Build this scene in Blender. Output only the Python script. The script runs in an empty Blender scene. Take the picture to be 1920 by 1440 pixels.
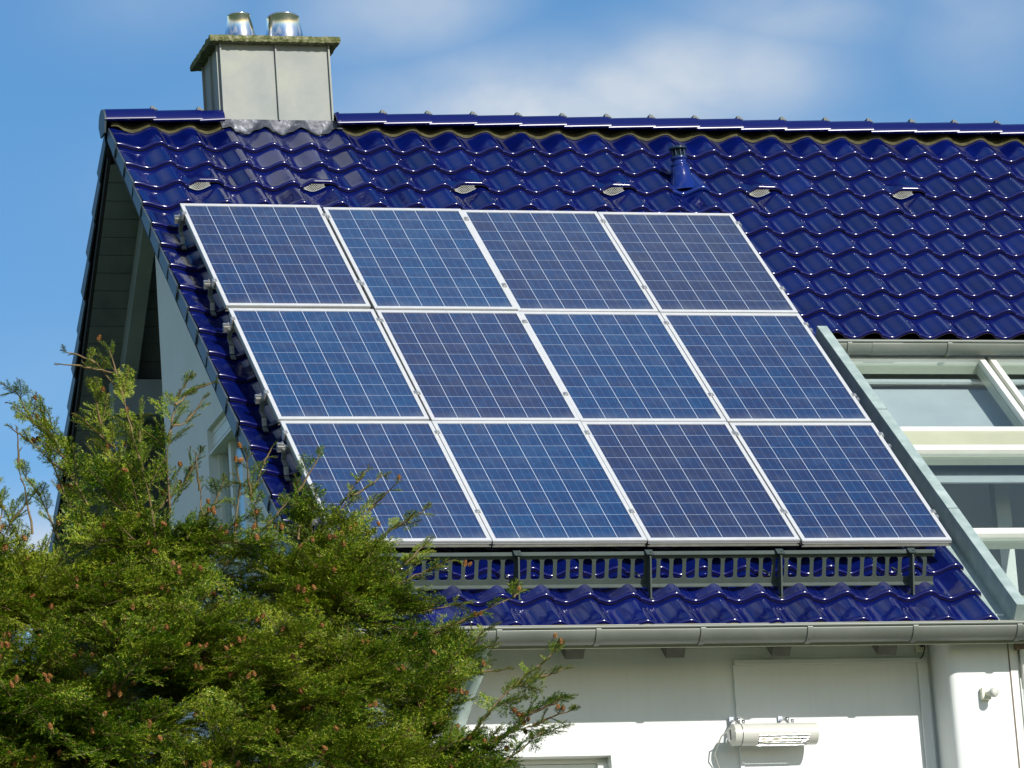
import bpy, math, random
import numpy as np
from mathutils import Vector, Matrix, Euler
random.seed(7); rng = np.random.default_rng(7)
SC = bpy.context.scene
C = SC.collection
# ------------------------------------------------------------------ camera
TH = 0.7249338                       # roof pitch (41.5 deg)
CAM = Vector((-7.624988, -33.693641, -10.445844))
cd = bpy.data.cameras.new('camera'); cam = bpy.data.objects.new('camera', cd); C.objects.link(cam)
cd.sensor_width = 36; cd.lens = 9674.283/1920*36; cd.clip_start = 0.5; cd.clip_end = 2000
CR = Matrix.Rotation(-0.2857400, 3, 'Z') @ Matrix.Rotation(math.pi/2+0.2556551, 3, 'X') @ Matrix.Rotation(-0.0719332, 3, 'Z')
cam.matrix_world = Matrix.Translation(CAM) @ CR.to_4x4()
SC.camera = cam
# ------------------------------------------------------------------ light
SUN = Vector((0.38, -1.0, 0.60)).normalized()
EL = math.asin(SUN.z); AZ = math.atan2(SUN.x, SUN.y)
sd = bpy.data.lights.new('sun', 'SUN'); sd.energy = 5.0; sd.angle = math.radians(0.5); sd.color = (1.0, 0.965, 0.895)
sun = bpy.data.objects.new('sun', sd); C.objects.link(sun)
sun.rotation_euler = SUN.to_track_quat('Z', 'Y').to_euler(); sun.location = (20, -30, 30)
SC.view_settings.view_transform = 'Standard'; SC.view_settings.look = 'None'
SC.view_settings.exposure = 0.12; SC.view_settings.gamma = 1.0; SC.view_settings.use_curve_mapping = False
W = bpy.data.worlds.new('World'); SC.world = W; W.use_nodes = True
nt = W.node_tree; nt.nodes.clear()
def wn(t, **k):
    n = nt.nodes.new(t)
    for a, b in k.items(): setattr(n, a, b)
    return n
def lk(a, b): nt.links.new(a, b)
def wmath(op, a, b=None, clamp=False):
    n = wn('ShaderNodeMath', operation=op, use_clamp=clamp)
    for i, v in enumerate((a, b)):
        if v is None: continue
        if isinstance(v, (int, float)): n.inputs[i].default_value = v
        else: lk(v, n.inputs[i])
    return n.outputs[0]
sky = wn('ShaderNodeTexSky', sky_type='NISHITA', sun_disc=False)
sky.sun_elevation = EL; sky.sun_rotation = AZ; sky.air_density = 1.0; sky.dust_density = 0.6; sky.ozone_density = 2.0
tc = wn('ShaderNodeTexCoord'); sep = wn('ShaderNodeSeparateXYZ'); lk(tc.outputs['Generated'], sep.inputs[0])
az = wmath('ARCTAN2', sep.outputs[0], sep.outputs[1]); el = wmath('ARCSINE', sep.outputs[2])
comb = wn('ShaderNodeCombineXYZ'); lk(az, comb.inputs[0]); lk(wmath('MULTIPLY', el, 1.7), comb.inputs[1])
nz = wn('ShaderNodeTexNoise'); nz.inputs['Scale'].default_value = 19; nz.inputs['Detail'].default_value = 9; nz.inputs['Roughness'].default_value = 0.52
nz.inputs['Distortion'].default_value = 0.15
lk(comb.outputs[0], nz.inputs['Vector'])
nz2 = wn('ShaderNodeTexNoise'); nz2.inputs['Scale'].default_value = 2.2; nz2.inputs['Detail'].default_value = 6
lk(tc.outputs['Generated'], nz2.inputs['Vector'])
mask = None
d2r = math.pi/180
for (a0, e0, sa, se, amp) in [(17.2, 17.7, 2.3, 0.62, 1.0), (16.6, 17.0, 2.8, 0.7, 0.9), (18.8, 17.9, 1.6, 0.6, 0.8), (20.0, 18.5, 1.4, 0.5, 0.55),
                              (15.4, 18.9, 1.2, 0.6, 0.55), (10.6, 12.9, 1.3, 0.6, 0.85), (22.0, 18.4, 1.0, 0.9, 0.35), (12.6, 19.2, 1.3, 0.6, 0.15), (11.0, 15.0, 1.0, .6, .1)]:
    x = wmath('DIVIDE', wmath('SUBTRACT', az, a0*d2r), sa*d2r); y = wmath('DIVIDE', wmath('SUBTRACT', el, e0*d2r), se*d2r)
    r2 = wmath('ADD', wmath('MULTIPLY', x, x), wmath('MULTIPLY', y, y))
    g = wmath('MULTIPLY', wmath('EXPONENT', wmath('MULTIPLY', r2, -1.0)), amp)
    mask = g if mask is None else wmath('MAXIMUM', mask, g)
near = wmath('MULTIPLY', mask, wmath('MULTIPLY', wmath('SUBTRACT', nz.outputs[0], 0.17), 2.7), clamp=True)
# broken cloud over the rest of the sky (seen only in reflections)
mr = wn('ShaderNodeMapRange'); mr.inputs[1].default_value = 0.5; mr.inputs[2].default_value = 0.66
lk(nz2.outputs[0], mr.inputs[0])
behind = wmath('MULTIPLY', mr.outputs[0], wmath('LESS_THAN', sep.outputs[1], 0.55))
dotn = wn('ShaderNodeVectorMath', operation='DOT_PRODUCT'); lk(tc.outputs['Generated'], dotn.inputs[0]); dotn.inputs[1].default_value = Vector((-.30, .30, .905)).normalized()
mz = wn('ShaderNodeMapRange'); mz.inputs[1].default_value = .92; mz.inputs[2].default_value = .99; lk(dotn.outputs['Value'], mz.inputs[0])  # unseen bright cloud patch added near the zenith to grey the tiles' left flanks
cm = wmath('MAXIMUM', near, wmath('MAXIMUM', wmath('MULTIPLY', behind, 0.75), wmath('MULTIPLY', wmath('MULTIPLY', mz.outputs[0], nz2.outputs[0]), .6)), clamp=True)
bg1 = wn('ShaderNodeBackground'); bg1.inputs[1].default_value = 0.125
hs = wn('ShaderNodeHueSaturation'); hs.inputs['Saturation'].default_value = 1.3; hs.inputs['Value'].default_value = 1.0
lk(sky.outputs[0], hs.inputs['Color']); lk(hs.outputs[0], bg1.inputs[0])
bg2 = wn('ShaderNodeBackground'); bg2.inputs[0].default_value = (0.62, 0.68, 0.74, 1); bg2.inputs[1].default_value = 1.0
ms = wn('ShaderNodeMixShader'); lk(cm, ms.inputs[0]); lk(bg1.outputs[0], ms.inputs[1]); lk(bg2.outputs[0], ms.inputs[2])
out = wn('ShaderNodeOutputWorld'); lk(ms.outputs[0], out.inputs[0])

# ------------------------------------------------------------------ helpers
U = Vector((1, 0, 0)); VD = Vector((0, -math.cos(TH), -math.sin(TH))); N = Vector((0, -math.sin(TH), math.cos(TH)))
def rw(u, v, n): return U*u + VD*v + N*n
def at(px, py, Y):                                  # a picture position at the depth y = Y, as a point of the place
    d = CR @ Vector(((px-960)/9674.283, -(py-720)/9674.283, -1.0))
    return CAM + d*((Y-CAM.y)/d.y)
YR = 1.573
def mir(p): return Vector((p[0], 2*YR-p[1], p[2]))
def tag(o, label=None, cat=None, group=None, kind=None):
    if label: o['label'] = label
    if cat: o['category'] = cat
    if group: o['group'] = group
    if kind: o['kind'] = kind
    return o
class MB:
    def __init__(s): s.v = []; s.f = []; s.m = []; s.sm = []
    def add(s, vs, fs, m=0, smooth=False):
        b = len(s.v); s.v += [tuple(p) for p in vs]
        for f in fs: s.f.append([b+i for i in f]); s.m.append(m); s.sm.append(smooth)
    def quad(s, a, b, c, d, m=0): s.add([a, b, c, d], [(0, 1, 2, 3)], m)
    def box(s, lo, hi, X=None, m=0):                # X maps (x,y,z) to a point
        (x0, y0, z0), (x1, y1, z1) = lo, hi
        vs = [(x, y, z) for z in (z0, z1) for y in (y0, y1) for x in (x0, x1)]
        if X: vs = [X(*p) for p in vs]
        fs = [(0, 2, 3, 1), (4, 5, 7, 6), (0, 1, 5, 4), (2, 6, 7, 3), (0, 4, 6, 2), (1, 3, 7, 5)]
        s.add(vs, fs, m)
    def prism(s, poly, a, b, X, m=0, smooth=False):  # poly in 2-D swept between a and b: X(p, q, t)
        n = len(poly); vs = [X(p, q, a) for p, q in poly] + [X(p, q, b) for p, q in poly]
        s.add(vs, [(i, (i+1) % n, n+(i+1) % n, n+i) for i in range(n)], m, smooth)
        s.add(vs, [tuple(range(n-1, -1, -1)), tuple(range(n, 2*n))], m)
    def tube(s, pts, r, m=0, seg=8, smooth=True, cap=True):
        pts = [Vector(p) for p in pts]; rs = r if isinstance(r, (list, tuple)) else [r]*len(pts)
        rings = []; up = Vector((0, 0, 1))
        for i, p in enumerate(pts):
            t = (pts[min(i+1, len(pts)-1)]-pts[max(i-1, 0)]).normalized()
            a = t.cross(up); a = a.normalized() if a.length > 1e-3 else Vector((1, 0, 0)); b = t.cross(a)
            rings.append([p+(a*math.cos(k*2*math.pi/seg)+b*math.sin(k*2*math.pi/seg))*rs[i] for k in range(seg)])
        vs = [q for r_ in rings for q in r_]
        fs = [(i*seg+k, i*seg+(k+1) % seg, (i+1)*seg+(k+1) % seg, (i+1)*seg+k) for i in range(len(pts)-1) for k in range(seg)]
        s.add(vs, fs, m, smooth)
        if cap: s.add(vs, [tuple(range(seg)), tuple((len(pts)-1)*seg+k for k in range(seg-1, -1, -1))], m)
    def lathe(s, prof, c, axis=Vector((0, 0, 1)), m=0, seg=28, smooth=True):
        axis = axis.normalized(); a = axis.orthogonal().normalized(); b = axis.cross(a)
        vs = [Vector(c)+axis*h+(a*math.cos(k*2*math.pi/seg)+b*math.sin(k*2*math.pi/seg))*r for r, h in prof for k in range(seg)]
        fs = [(i*seg+k, i*seg+(k+1) % seg, (i+1)*seg+(k+1) % seg, (i+1)*seg+k) for i in range(len(prof)-1) for k in range(seg)]
        s.add(vs, fs, m, smooth)
    def build(s, name, mats, parent=None, bevel=0.0, loc=None):
        me = bpy.data.meshes.new(name); me.from_pydata(s.v, [], s.f)
        for m in (mats if isinstance(mats, (list, tuple)) else [mats]): me.materials.append(m)
        me.polygons.foreach_set('material_index', s.m); me.polygons.foreach_set('use_smooth', s.sm); me.update()
        o = bpy.data.objects.new(name, me); C.objects.link(o)
        if loc is not None: o.location = loc
        if parent: o.parent = parent; o.matrix_parent_inverse = Matrix.Identity(4)
        if parent and parent.get('_w'):            # mesh given in world coordinates under an empty that has only a location
            me.transform(Matrix.Translation(-Vector(parent['_w'])))
            o['_w'] = parent['_w']
        if bevel:
            b = o.modifiers.new('bevel', 'BEVEL'); b.width = bevel; b.segments = 2; b.limit_method = 'ANGLE'
        return o
def empty(name, loc, rot=(0, 0, 0), w=False):
    o = bpy.data.objects.new(name, None); C.objects.link(o); o.location = loc; o.rotation_euler = rot; o.empty_display_size = 0.1
    if w: o['_w'] = tuple(loc)
    return o
def children(o): return [c for c in bpy.data.objects if c.parent == o]
def copy_tree(o, parent=None):
    c = o.copy(); C.objects.link(c)
    if parent: c.parent = parent
    for ch in children(o): copy_tree(ch, c)
    return c
# ------------------------------------------------------------------ materials
def mat(name, col=(.5, .5, .5), rough=.5, metal=0, spec=.5, coat=0, coatr=.05):
    m = bpy.data.materials.new(name); m.use_nodes = True
    b = m.node_tree.nodes['Principled BSDF']
    b.inputs['Base Color'].default_value = (*col, 1); b.inputs['Roughness'].default_value = rough
    b.inputs['Metallic'].default_value = metal; b.inputs['Specular IOR Level'].default_value = spec
    b.inputs['Coat Weight'].default_value = coat; b.inputs['Coat Roughness'].default_value = coatr
    return m, m.node_tree, b
def tex(t, kind, scale, vec=None, **k):
    n = t.nodes.new(kind)
    for a, v in {'Scale': scale, **k}.items():
        if a in n.inputs: n.inputs[a].default_value = v
    if vec is None:
        c = t.nodes.new('ShaderNodeTexCoord'); vec = c.outputs['Object']
    t.links.new(vec, n.inputs['Vector']); return n
def ramp(t, src, stops):
    r = t.nodes.new('ShaderNodeValToRGB'); t.links.new(src, r.inputs[0])
    while len(r.color_ramp.elements) < len(stops): r.color_ramp.elements.new(0.5)
    for e, (p, c) in zip(r.color_ramp.elements, stops): e.position = p; e.color = (*c, 1)
    return r.outputs[0]
def bump(t, b, src, strength, dist=0.01):
    n = t.nodes.new('ShaderNodeBump'); n.inputs['Strength'].default_value = strength; n.inputs['Distance'].default_value = dist
    t.links.new(src, n.inputs['Height']); t.links.new(n.outputs[0], b.inputs['Normal'])
def noisy(name, stops, scale=8, rough=.6, bs=0.0, bscale=60, detail=6, metal=0, spec=.5, bd=.005, rr=None, stretch=None):
    m, t, b = mat(name, stops[0][1], rough, metal, spec)
    vec = None
    if stretch:
        c = t.nodes.new('ShaderNodeTexCoord'); mp = t.nodes.new('ShaderNodeMapping'); mp.inputs['Scale'].default_value = stretch
        t.links.new(c.outputs['Object'], mp.inputs[0]); vec = mp.outputs[0]
    n = tex(t, 'ShaderNodeTexNoise', scale, vec, Detail=detail, Roughness=.6)
    t.links.new(ramp(t, n.outputs[0], stops), b.inputs['Base Color'])
    if rr:
        q = t.nodes.new('ShaderNodeMapRange'); q.inputs[3].default_value = rr[0]; q.inputs[4].default_value = rr[1]
        t.links.new(n.outputs[0], q.inputs[0]); t.links.new(q.outputs[0], b.inputs['Roughness'])
    if bs:
        n2 = tex(t, 'ShaderNodeTexNoise', bscale, None, Detail=4); bump(t, b, n2.outputs[0], bs, bd)
    return m
M = {}
# glazed cobalt clay
m, t, b = mat('glazed_blue', (.002, .003, .075), .07, 0, .6); b.inputs['IOR'].default_value = 1.6
n = tex(t, 'ShaderNodeTexNoise', 3.0, None, Detail=3); t.links.new(ramp(t, n.outputs[0], [(.3, (.0012, .0040, .058)), (.7, (.0022, .0075, .092))]), b.inputs['Base Color'])
hv = t.nodes.new('ShaderNodeHueSaturation'); gi = t.nodes.new('ShaderNodeNewGeometry'); vr = t.nodes.new('ShaderNodeMapRange'); vr.inputs[3].default_value = .84; vr.inputs[4].default_value = 1.14
t.links.new(gi.outputs['Random Per Island'], vr.inputs[0]); t.links.new(vr.outputs[0], hv.inputs['Value']); t.links.new(b.inputs['Base Color'].links[0].from_socket, hv.inputs['Color']); t.links.new(hv.outputs[0], b.inputs['Base Color'])
n2 = tex(t, 'ShaderNodeTexNoise', 22, None, Detail=3); bump(t, b, n2.outputs[0], .12, .004)
n3 = tex(t, 'ShaderNodeTexNoise', 60, None, Detail=5); q = t.nodes.new('ShaderNodeMapRange'); q.inputs[1].default_value = .4; q.inputs[2].default_value = .75; q.inputs[3].default_value = .06; q.inputs[4].default_value = .2
t.links.new(n3.outputs[0], q.inputs[0]); t.links.new(q.outputs[0], b.inputs['Roughness']); M['tile'] = m
M['vblue'] = mat('blue_vent_plastic', (.006, .018, .14), .12, 0, .6)[0]
M['vdark'] = mat('dark_vent_plastic', (.008, .022, .04), .3, 0, .5)[0]
M['clay'] = noisy('bare_clay', [(.3, (.07, .05, .022)), (.7, (.13, .09, .035))], 30, .8)
m, t, b = mat('glazed_blue_rim', (.002, .003, .07), .17, 0, .5); b.inputs['IOR'].default_value = 1.6; M['rim'] = m
m, t, b = mat('glazed_ridge', (.002, .005, .08), .26, 0, .45); M['ridge'] = m
M['flap'] = noisy('verge_side_sky_tint', [(.3, (.035, .05, .065)), (.7, (.06, .08, .10))], 8, .42, spec=.3)  # glazed sides tinted grey-blue, sky reflection put into the base colour
M['dark'] = mat('dark_underlay', (.012, .012, .012), .8)[0]
M['mortar'] = noisy('ridge_roll', [(.3, (.03, .028, .008)), (.7, (.075, .065, .018))], 25, .8)
M['lead'] = noisy('lead_flashing', [(.42, (.045, .05, .065)), (.58, (.085, .09, .11)), (.70, (.26, .28, .31))], 24, .5, .5, 30, metal=.3, bd=.01)
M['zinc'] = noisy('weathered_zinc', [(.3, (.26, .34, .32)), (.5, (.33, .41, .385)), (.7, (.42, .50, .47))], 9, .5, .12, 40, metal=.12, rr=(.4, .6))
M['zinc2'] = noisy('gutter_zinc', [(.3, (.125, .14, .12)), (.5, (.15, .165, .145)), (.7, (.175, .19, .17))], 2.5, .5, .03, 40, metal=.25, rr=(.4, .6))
M['zincd'] = noisy('chimney_zinc', [(.25, (.215, .235, .23)), (.5, (.265, .28, .262)), (.75, (.32, .33, .275))], 3.5, .6, .04, 30, metal=0, spec=.25)
M['steel'] = mat('polished_steel', (.75, .75, .76), .16, 1)[0]
M['alu'] = noisy('panel_frame_aluminium', [(.3, (.60, .605, .60)), (.7, (.68, .685, .68))], 14, .4, metal=.3)
M['alu_shade'] = noisy('panel_frame_side_shade', [(.3, (.26, .26, .22)), (.7, (.36, .36, .31))], 18, .5, metal=.2)  # same aluminium in darker olive: side shade and reflections put into the colour
M['alud'] = noisy('raw_aluminium', [(.3, (.52, .52, .50)), (.7, (.68, .68, .66))], 30, .35, metal=.8)
M['hook'] = noisy('galvanised_hook', [(.3, (.16, .18, .17)), (.7, (.30, .32, .30))], 40, .5, metal=.7)
M['guard'] = noisy('green_grey_coated_steel', [(.3, (.034, .048, .042)), (.7, (.047, .064, .055))], 12, .5, .03, 50)
M['concrete'] = noisy('mossy_concrete', [(.3, (.03, .045, .008)), (.45, (.10, .11, .035)), (.6, (.20, .20, .11)), (.75, (.34, .32, .23))], 30, .95, .9, 70, bd=.012)
M['plaster'] = noisy('white_render', [(.2, (.665, .68, .665)), (.6, (.715, .73, .72)), (.9, (.75, .76, .75))], 2.2, .9, .25, 55, bd=.003)
t = M['plaster'].node_tree; b = t.nodes['Principled BSDF']; cr_ = b.inputs['Base Color'].links[0].from_socket
c_ = t.nodes.new('ShaderNodeTexCoord'); mp_ = t.nodes.new('ShaderNodeMapping'); mp_.inputs['Scale'].default_value = (7, 7, .5); t.links.new(c_.outputs['Object'], mp_.inputs[0])
st = tex(t, 'ShaderNodeTexNoise', 3, mp_.outputs[0], Detail=6); mm = t.nodes.new('ShaderNodeMix'); mm.data_type = 'RGBA'; mm.blend_type = 'MULTIPLY'; mm.inputs[0].default_value = 1
t.links.new(cr_, mm.inputs[6]); t.links.new(ramp(t, st.outputs[0], [(.3, (.972, .970, .96)), (.5, (1, 1, 1))]), mm.inputs[7]); t.links.new(mm.outputs[2], b.inputs['Base Color'])
M['paint'] = noisy('white_paint', [(.3, (.64, .64, .58)), (.7, (.70, .70, .64))], 6, .45)
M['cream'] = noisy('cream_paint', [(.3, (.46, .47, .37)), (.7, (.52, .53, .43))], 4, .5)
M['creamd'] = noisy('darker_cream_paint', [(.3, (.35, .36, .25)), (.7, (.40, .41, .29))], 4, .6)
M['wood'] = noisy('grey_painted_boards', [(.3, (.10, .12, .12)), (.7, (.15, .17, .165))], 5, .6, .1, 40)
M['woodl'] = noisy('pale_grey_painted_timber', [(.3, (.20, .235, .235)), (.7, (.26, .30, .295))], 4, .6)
M['rafter'] = noisy('dark_rafter', [(.3, (.10, .10, .08)), (.7, (.17, .165, .14))], 9, .7)
M['soffit'] = noisy('soffit_paint', [(.3, (.36, .36, .27)), (.7, (.42, .42, .32))], 5, .7)
M['interior'] = noisy('interior_wall', [(.3, (.60, .61, .60)), (.7, (.68, .69, .68))], 2, .8)
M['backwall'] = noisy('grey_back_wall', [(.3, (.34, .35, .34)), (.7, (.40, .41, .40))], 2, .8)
M['grey_sheet'] = noisy('grey_cloth', [(.3, (.40, .42, .43)), (.7, (.47, .49, .50))], 3, .8)
M['black'] = mat('black_rubber', (.01, .01, .01), .5)[0]
M['rust'] = mat('rusty_purlin', (.20, .14, .10), .7)[0]
M['chrome'] = mat('chrome', (.7, .7, .72), .12, 1)[0]
M['plastic'] = noisy('cream_plastic', [(.3, (.66, .66, .50)), (.7, (.72, .72, .58))], 9, .4)
M['enamel'] = noisy('white_enamel', [(.3, (.50, .50, .45)), (.7, (.55, .55, .50))], 9, .3)
m, t, b = mat('heater_lamp', (.9, .85, .7), .2, .9); M['lamp'] = m
M['grass'] = noisy('grass', [(.3, (.03, .06, .012)), (.6, (.06, .10, .02)), (.8, (.10, .12, .04))], 3, .9, .6, 30, bd=.05)
M['paving'] = noisy('pale_paving', [(.3, (.13, .12, .10)), (.7, (.19, .18, .15))], 4, .85, .3, 20)
# window glass: clear with a reflection
m = bpy.data.materials.new('window_glass'); m.use_nodes = True; t = m.node_tree; t.nodes.remove(t.nodes['Principled BSDF'])
g = t.nodes.new('ShaderNodeBsdfGlossy'); g.inputs['Roughness'].default_value = .01; g.inputs['Color'].default_value = (.95, 1, 1, 1)
tr = t.nodes.new('ShaderNodeBsdfTransparent'); tr.inputs[0].default_value = (.90, .94, .94, 1)
ge = t.nodes.new('ShaderNodeNewGeometry'); dt = t.nodes.new('ShaderNodeVectorMath'); dt.operation = 'DOT_PRODUCT'
t.links.new(ge.outputs['Incoming'], dt.inputs[0]); t.links.new(ge.outputs['Normal'], dt.inputs[1])
def gm(op, a, c):
    n = t.nodes.new('ShaderNodeMath'); n.operation = op
    for i, v in enumerate((a, c)):
        if isinstance(v, (int, float)): n.inputs[i].default_value = v
        elif v is not None: t.links.new(v, n.inputs[i])
    return n.outputs[0]
fr_ = gm('ADD', gm('MULTIPLY', gm('POWER', gm('SUBTRACT', 1.0, gm('ABSOLUTE', dt.outputs['Value'], None)), 5.0), .75), .035)
mx = t.nodes.new('ShaderNodeMixShader'); t.links.new(fr_, mx.inputs[0]); t.links.new(tr.outputs[0], mx.inputs[1]); t.links.new(g.outputs[0], mx.inputs[2])
t.links.new(mx.outputs[0], t.nodes['Material Output'].inputs[0]); M['glass'] = m
# solar cells
GW, GH, FB = .950, 1.584, .021
def cells_material():
    m, t, b = mat('polycrystalline_cells', (.03, .07, .2), .22, 0, .5, coat=1.0, coatr=.06)
    tcn = t.nodes.new('ShaderNodeTexCoord'); sp = t.nodes.new('ShaderNodeSeparateXYZ'); t.links.new(tcn.outputs['Object'], sp.inputs[0])
    def mt(op, a, c=None, clamp=False):
        n = t.nodes.new('ShaderNodeMath'); n.operation = op; n.use_clamp = clamp
        for i, v in enumerate((a, c)):
            if v is None: continue
            if isinstance(v, (int, float)): n.inputs[i].default_value = v
            else: t.links.new(v, n.inputs[i])
        return n.outputs[0]
    pu = (GW+.004)/6; pv = (GH+.004)/10
    x = mt('DIVIDE', mt('ADD', sp.outputs[0], .002), pu); y = mt('DIVIDE', mt('SUBTRACT', .002, sp.outputs[1]), pv)
    fx = mt('FRACT', x); fy = mt('FRACT', y); ix = mt('FLOOR', x); iy = mt('FLOOR', y)
    def near(f, c, w): return mt('LESS_THAN', mt('ABSOLUTE', mt('SUBTRACT', f, c)), w)
    col = mt('MAXIMUM', mt('LESS_THAN', fx, .0105), mt('GREATER_THAN', fx, .9895))
    row = mt('MAXIMUM', mt('LESS_THAN', fy, .0115), mt('GREATER_THAN', fy, .9885))
    bus = mt('MAXIMUM', mt('MAXIMUM', near(fx, .17, .0055), near(fx, .5, .0055)), near(fx, .83, .0055))
    oi = t.nodes.new('ShaderNodeObjectInfo')
    cx = t.nodes.new('ShaderNodeCombineXYZ'); t.links.new(ix, cx.inputs[0]); t.links.new(iy, cx.inputs[1]); t.links.new(mt('MULTIPLY', oi.outputs['Random'], 91), cx.inputs[2])
    wn_ = t.nodes.new('ShaderNodeTexWhiteNoise'); wn_.noise_dimensions = '3D'; t.links.new(cx.outputs[0], wn_.inputs['Vector'])
    vo = tex(t, 'ShaderNodeTexVoronoi', 48, tcn.outputs['Object']); vo.feature = 'F1'
    no = tex(t, 'ShaderNodeTexNoise', 7, tcn.outputs['Object'], Detail=3)
    sv = t.nodes.new('ShaderNodeSeparateColor'); t.links.new(vo.outputs['Color'], sv.inputs[0])
    f = mt('ADD', mt('ADD', mt('MULTIPLY', wn_.outputs['Value'], .24), mt('MULTIPLY', sv.outputs[0], .34)), mt('ADD', mt('MULTIPLY', no.outputs[0], .25), mt('MULTIPLY', oi.outputs['Color'], .42)))
    cc = ramp(t, mt('MULTIPLY', f, .8), [(.12, (.022, .026, .060)), (.36, (.017, .026, .080)), (.58, (.011, .036, .112)), (.9, (.009, .058, .155))])
    # darker cell rims top row / first column borders
    def mixc(fac, a, c):
        n = t.nodes.new('ShaderNodeMix'); n.data_type = 'RGBA'; t.links.new(fac, n.inputs[0]); t.links.new(a, n.inputs[6])
        n.inputs[7].default_value = (*c, 1); return n.outputs[2]
    c1 = mixc(mt('MULTIPLY', bus, .5), cc, (.17, .22, .34)); c2 = mixc(mt('MULTIPLY', row, .9), c1, (.34, .41, .52)); c3 = mixc(col, c2, (.52, .58, .66))
    dn_ = tex(t, 'ShaderNodeTexNoise', 5, tcn.outputs['Object'], Detail=6)
    dy_ = t.nodes.new('ShaderNodeMapRange'); dy_.inputs[1].default_value = -GH+.10; dy_.inputs[2].default_value = -GH; t.links.new(sp.outputs[1], dy_.inputs[0])
    df = mt('ADD', mt('MULTIPLY', mt('MULTIPLY', dy_.outputs[0], dn_.outputs[0]), .28), mt('MULTIPLY', mt('SUBTRACT', dn_.outputs[0], .48, True), .25))
    c3 = mixc(df, c3, (.30, .31, .32))
    t.links.new(c3, b.inputs['Base Color'])
    return m
M['cells'] = cells_material()

# ------------------------------------------------------------------ setting
def gz(y): return -6.95 if y > -7.0 else -6.95-(y+7.0)*-0.19 if y > -34 else -12.08
mb = MB()
ys = [-400, -120, -60, -40, -34, -25, -16, -7.0, -2, 30, 120, 400]
xs = [-400, -100, -30, -10, 10, 30, 100, 400]
vs = [(x, y, gz(y)+.0) for y in ys for x in xs]; nx = len(xs)
mb.add(vs, [(j*nx+i, j*nx+i+1, (j+1)*nx+i+1, (j+1)*nx+i) for j in range(len(ys)-1) for i in range(nx-1)])
tag(mb.build('ground', M['grass']), 'sloping grass ground in front of the house', 'ground', kind='structure')
mb = MB(); mb.box((-0.5, -6.6, -7.2), (10.0, -3.4, -6.93))
tag(mb.build('terrace', M['paving']), 'paved terrace along the foot of the white wall', 'terrace', kind='structure')

# ------------------------------------------------------------------ house
HOUSE = empty('house', (0, 0, -6.9), w=True)
tag(HOUSE, 'white rendered house with glazed cobalt blue tiled roof, zinc chimney and sloping glazing', 'house')
XG, YW, X1 = .15, -3.70, 8.8        # gable wall plane, front wall plane, right end
TP, TR = .2805, .3437               # tile pitch across and down
TU0, TV0 = -.110, -1.48
def prof(t):
    if t < .28: return .021*(.5+.5*math.cos(math.pi*t/.28))
    if t < .81: return .054*(.5-.5*math.cos(math.pi*(t-.28)/.53))
    return .054-.026*((t-.81)/.19)**2
TS = [0, .06, .12, .2, .28, .36, .44, .52, .6, .68, .75, .80, .85, .90, .94, .97, 1.0]
DS = [(.375, 0), (.2, 0), (.06, 0), (.030, .0000), (.021, .0009), (.0150, .0006), (.0100, -.0010), (.0060, -.0034), (.0028, -.0068), (.0008, -.0110), (0, -.0160), (0, -.0240), (0.0005, -.0275), (.05, -.0275)]
def tile(mb, k, r, F, hood=False, first=False, lite=False):
    du, dv, dn, rot = random.gauss(0, .0012), random.gauss(0, .0022), abs(random.gauss(0, .0012)), random.gauss(0, .004)
    tw = random.gauss(0, .006)
    v0 = TV0+TR*r; rows = []
    for d, dz in DS:
        line = []
        for t in TS:
            if first and t < .30: u = -.2+(.30*TP+.09)*(t/.30); h = .034*(.5+.5*math.cos(math.pi*t/.30))
            else: u = TU0+TP*(k+t); h = prof(t)
            if hood:
                w = max(0, min(1, (.155-d)/.115))
                tgt = .056*min(1, max(0, (t-.02)/.26))**.8 if t < .85 else h
                ridge = .006*math.exp(-((t-.2-(.155-d)*1.2)/.08)**2)*w*(1-w)*4
                h = h+(max(h, tgt+.008)-h)*(w*w*(3-2*w))+ridge
            dd = min(d, .30) if r == 0 and False else d
            n = -.192+h-.033*dd/TR+dz+dn+tw*(t-.5)*.28
            line.append(F(u+du*(0 if first else 1), v0-dd+dv+rot*(t-.5)*.28, n))
        rows.append(line)
    nt_, nd = len(TS), len(DS)
    vs = [p for l in rows for p in l]
    m0 = 5 if lite else 0
    mb.add(vs, [(j*nt_+i, j*nt_+i+1, (j+1)*nt_+i+1, (j+1)*nt_+i) for j in range(nd-1) for i in range(nt_-1)], 0, True)
    mb.m[-(nd-1)*(nt_-1):] = [(1 if j >= nd-3 else (3 if 3 <= j else 0)) if not lite else 0 for j in range(nd-1) for i in range(nt_-1)]
    # right lip and left edge
    for i in (nt_-1, 0):
        e = [rows[j][i] for j in range(nd-3)]
        e2 = [p + (N if F is rw else Vector((0, -N.y, N.z)))*(-.014) for p in e]
        mb.add(e+e2, [(j, j+1, len(e)+j+1, len(e)+j) for j in range(len(e)-1)], 0)
def add_tile(mb, k, r, F, hood=False): tile(mb, k, r, F, hood, first=(k == 0))
def frm(u, v, n): return mir(rw(u, v, n))
VENTS = [(1, 2), (4, 2), (8, 2), (12, 2), (16, 2), (20, 2)]
NCOL = 32
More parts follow.
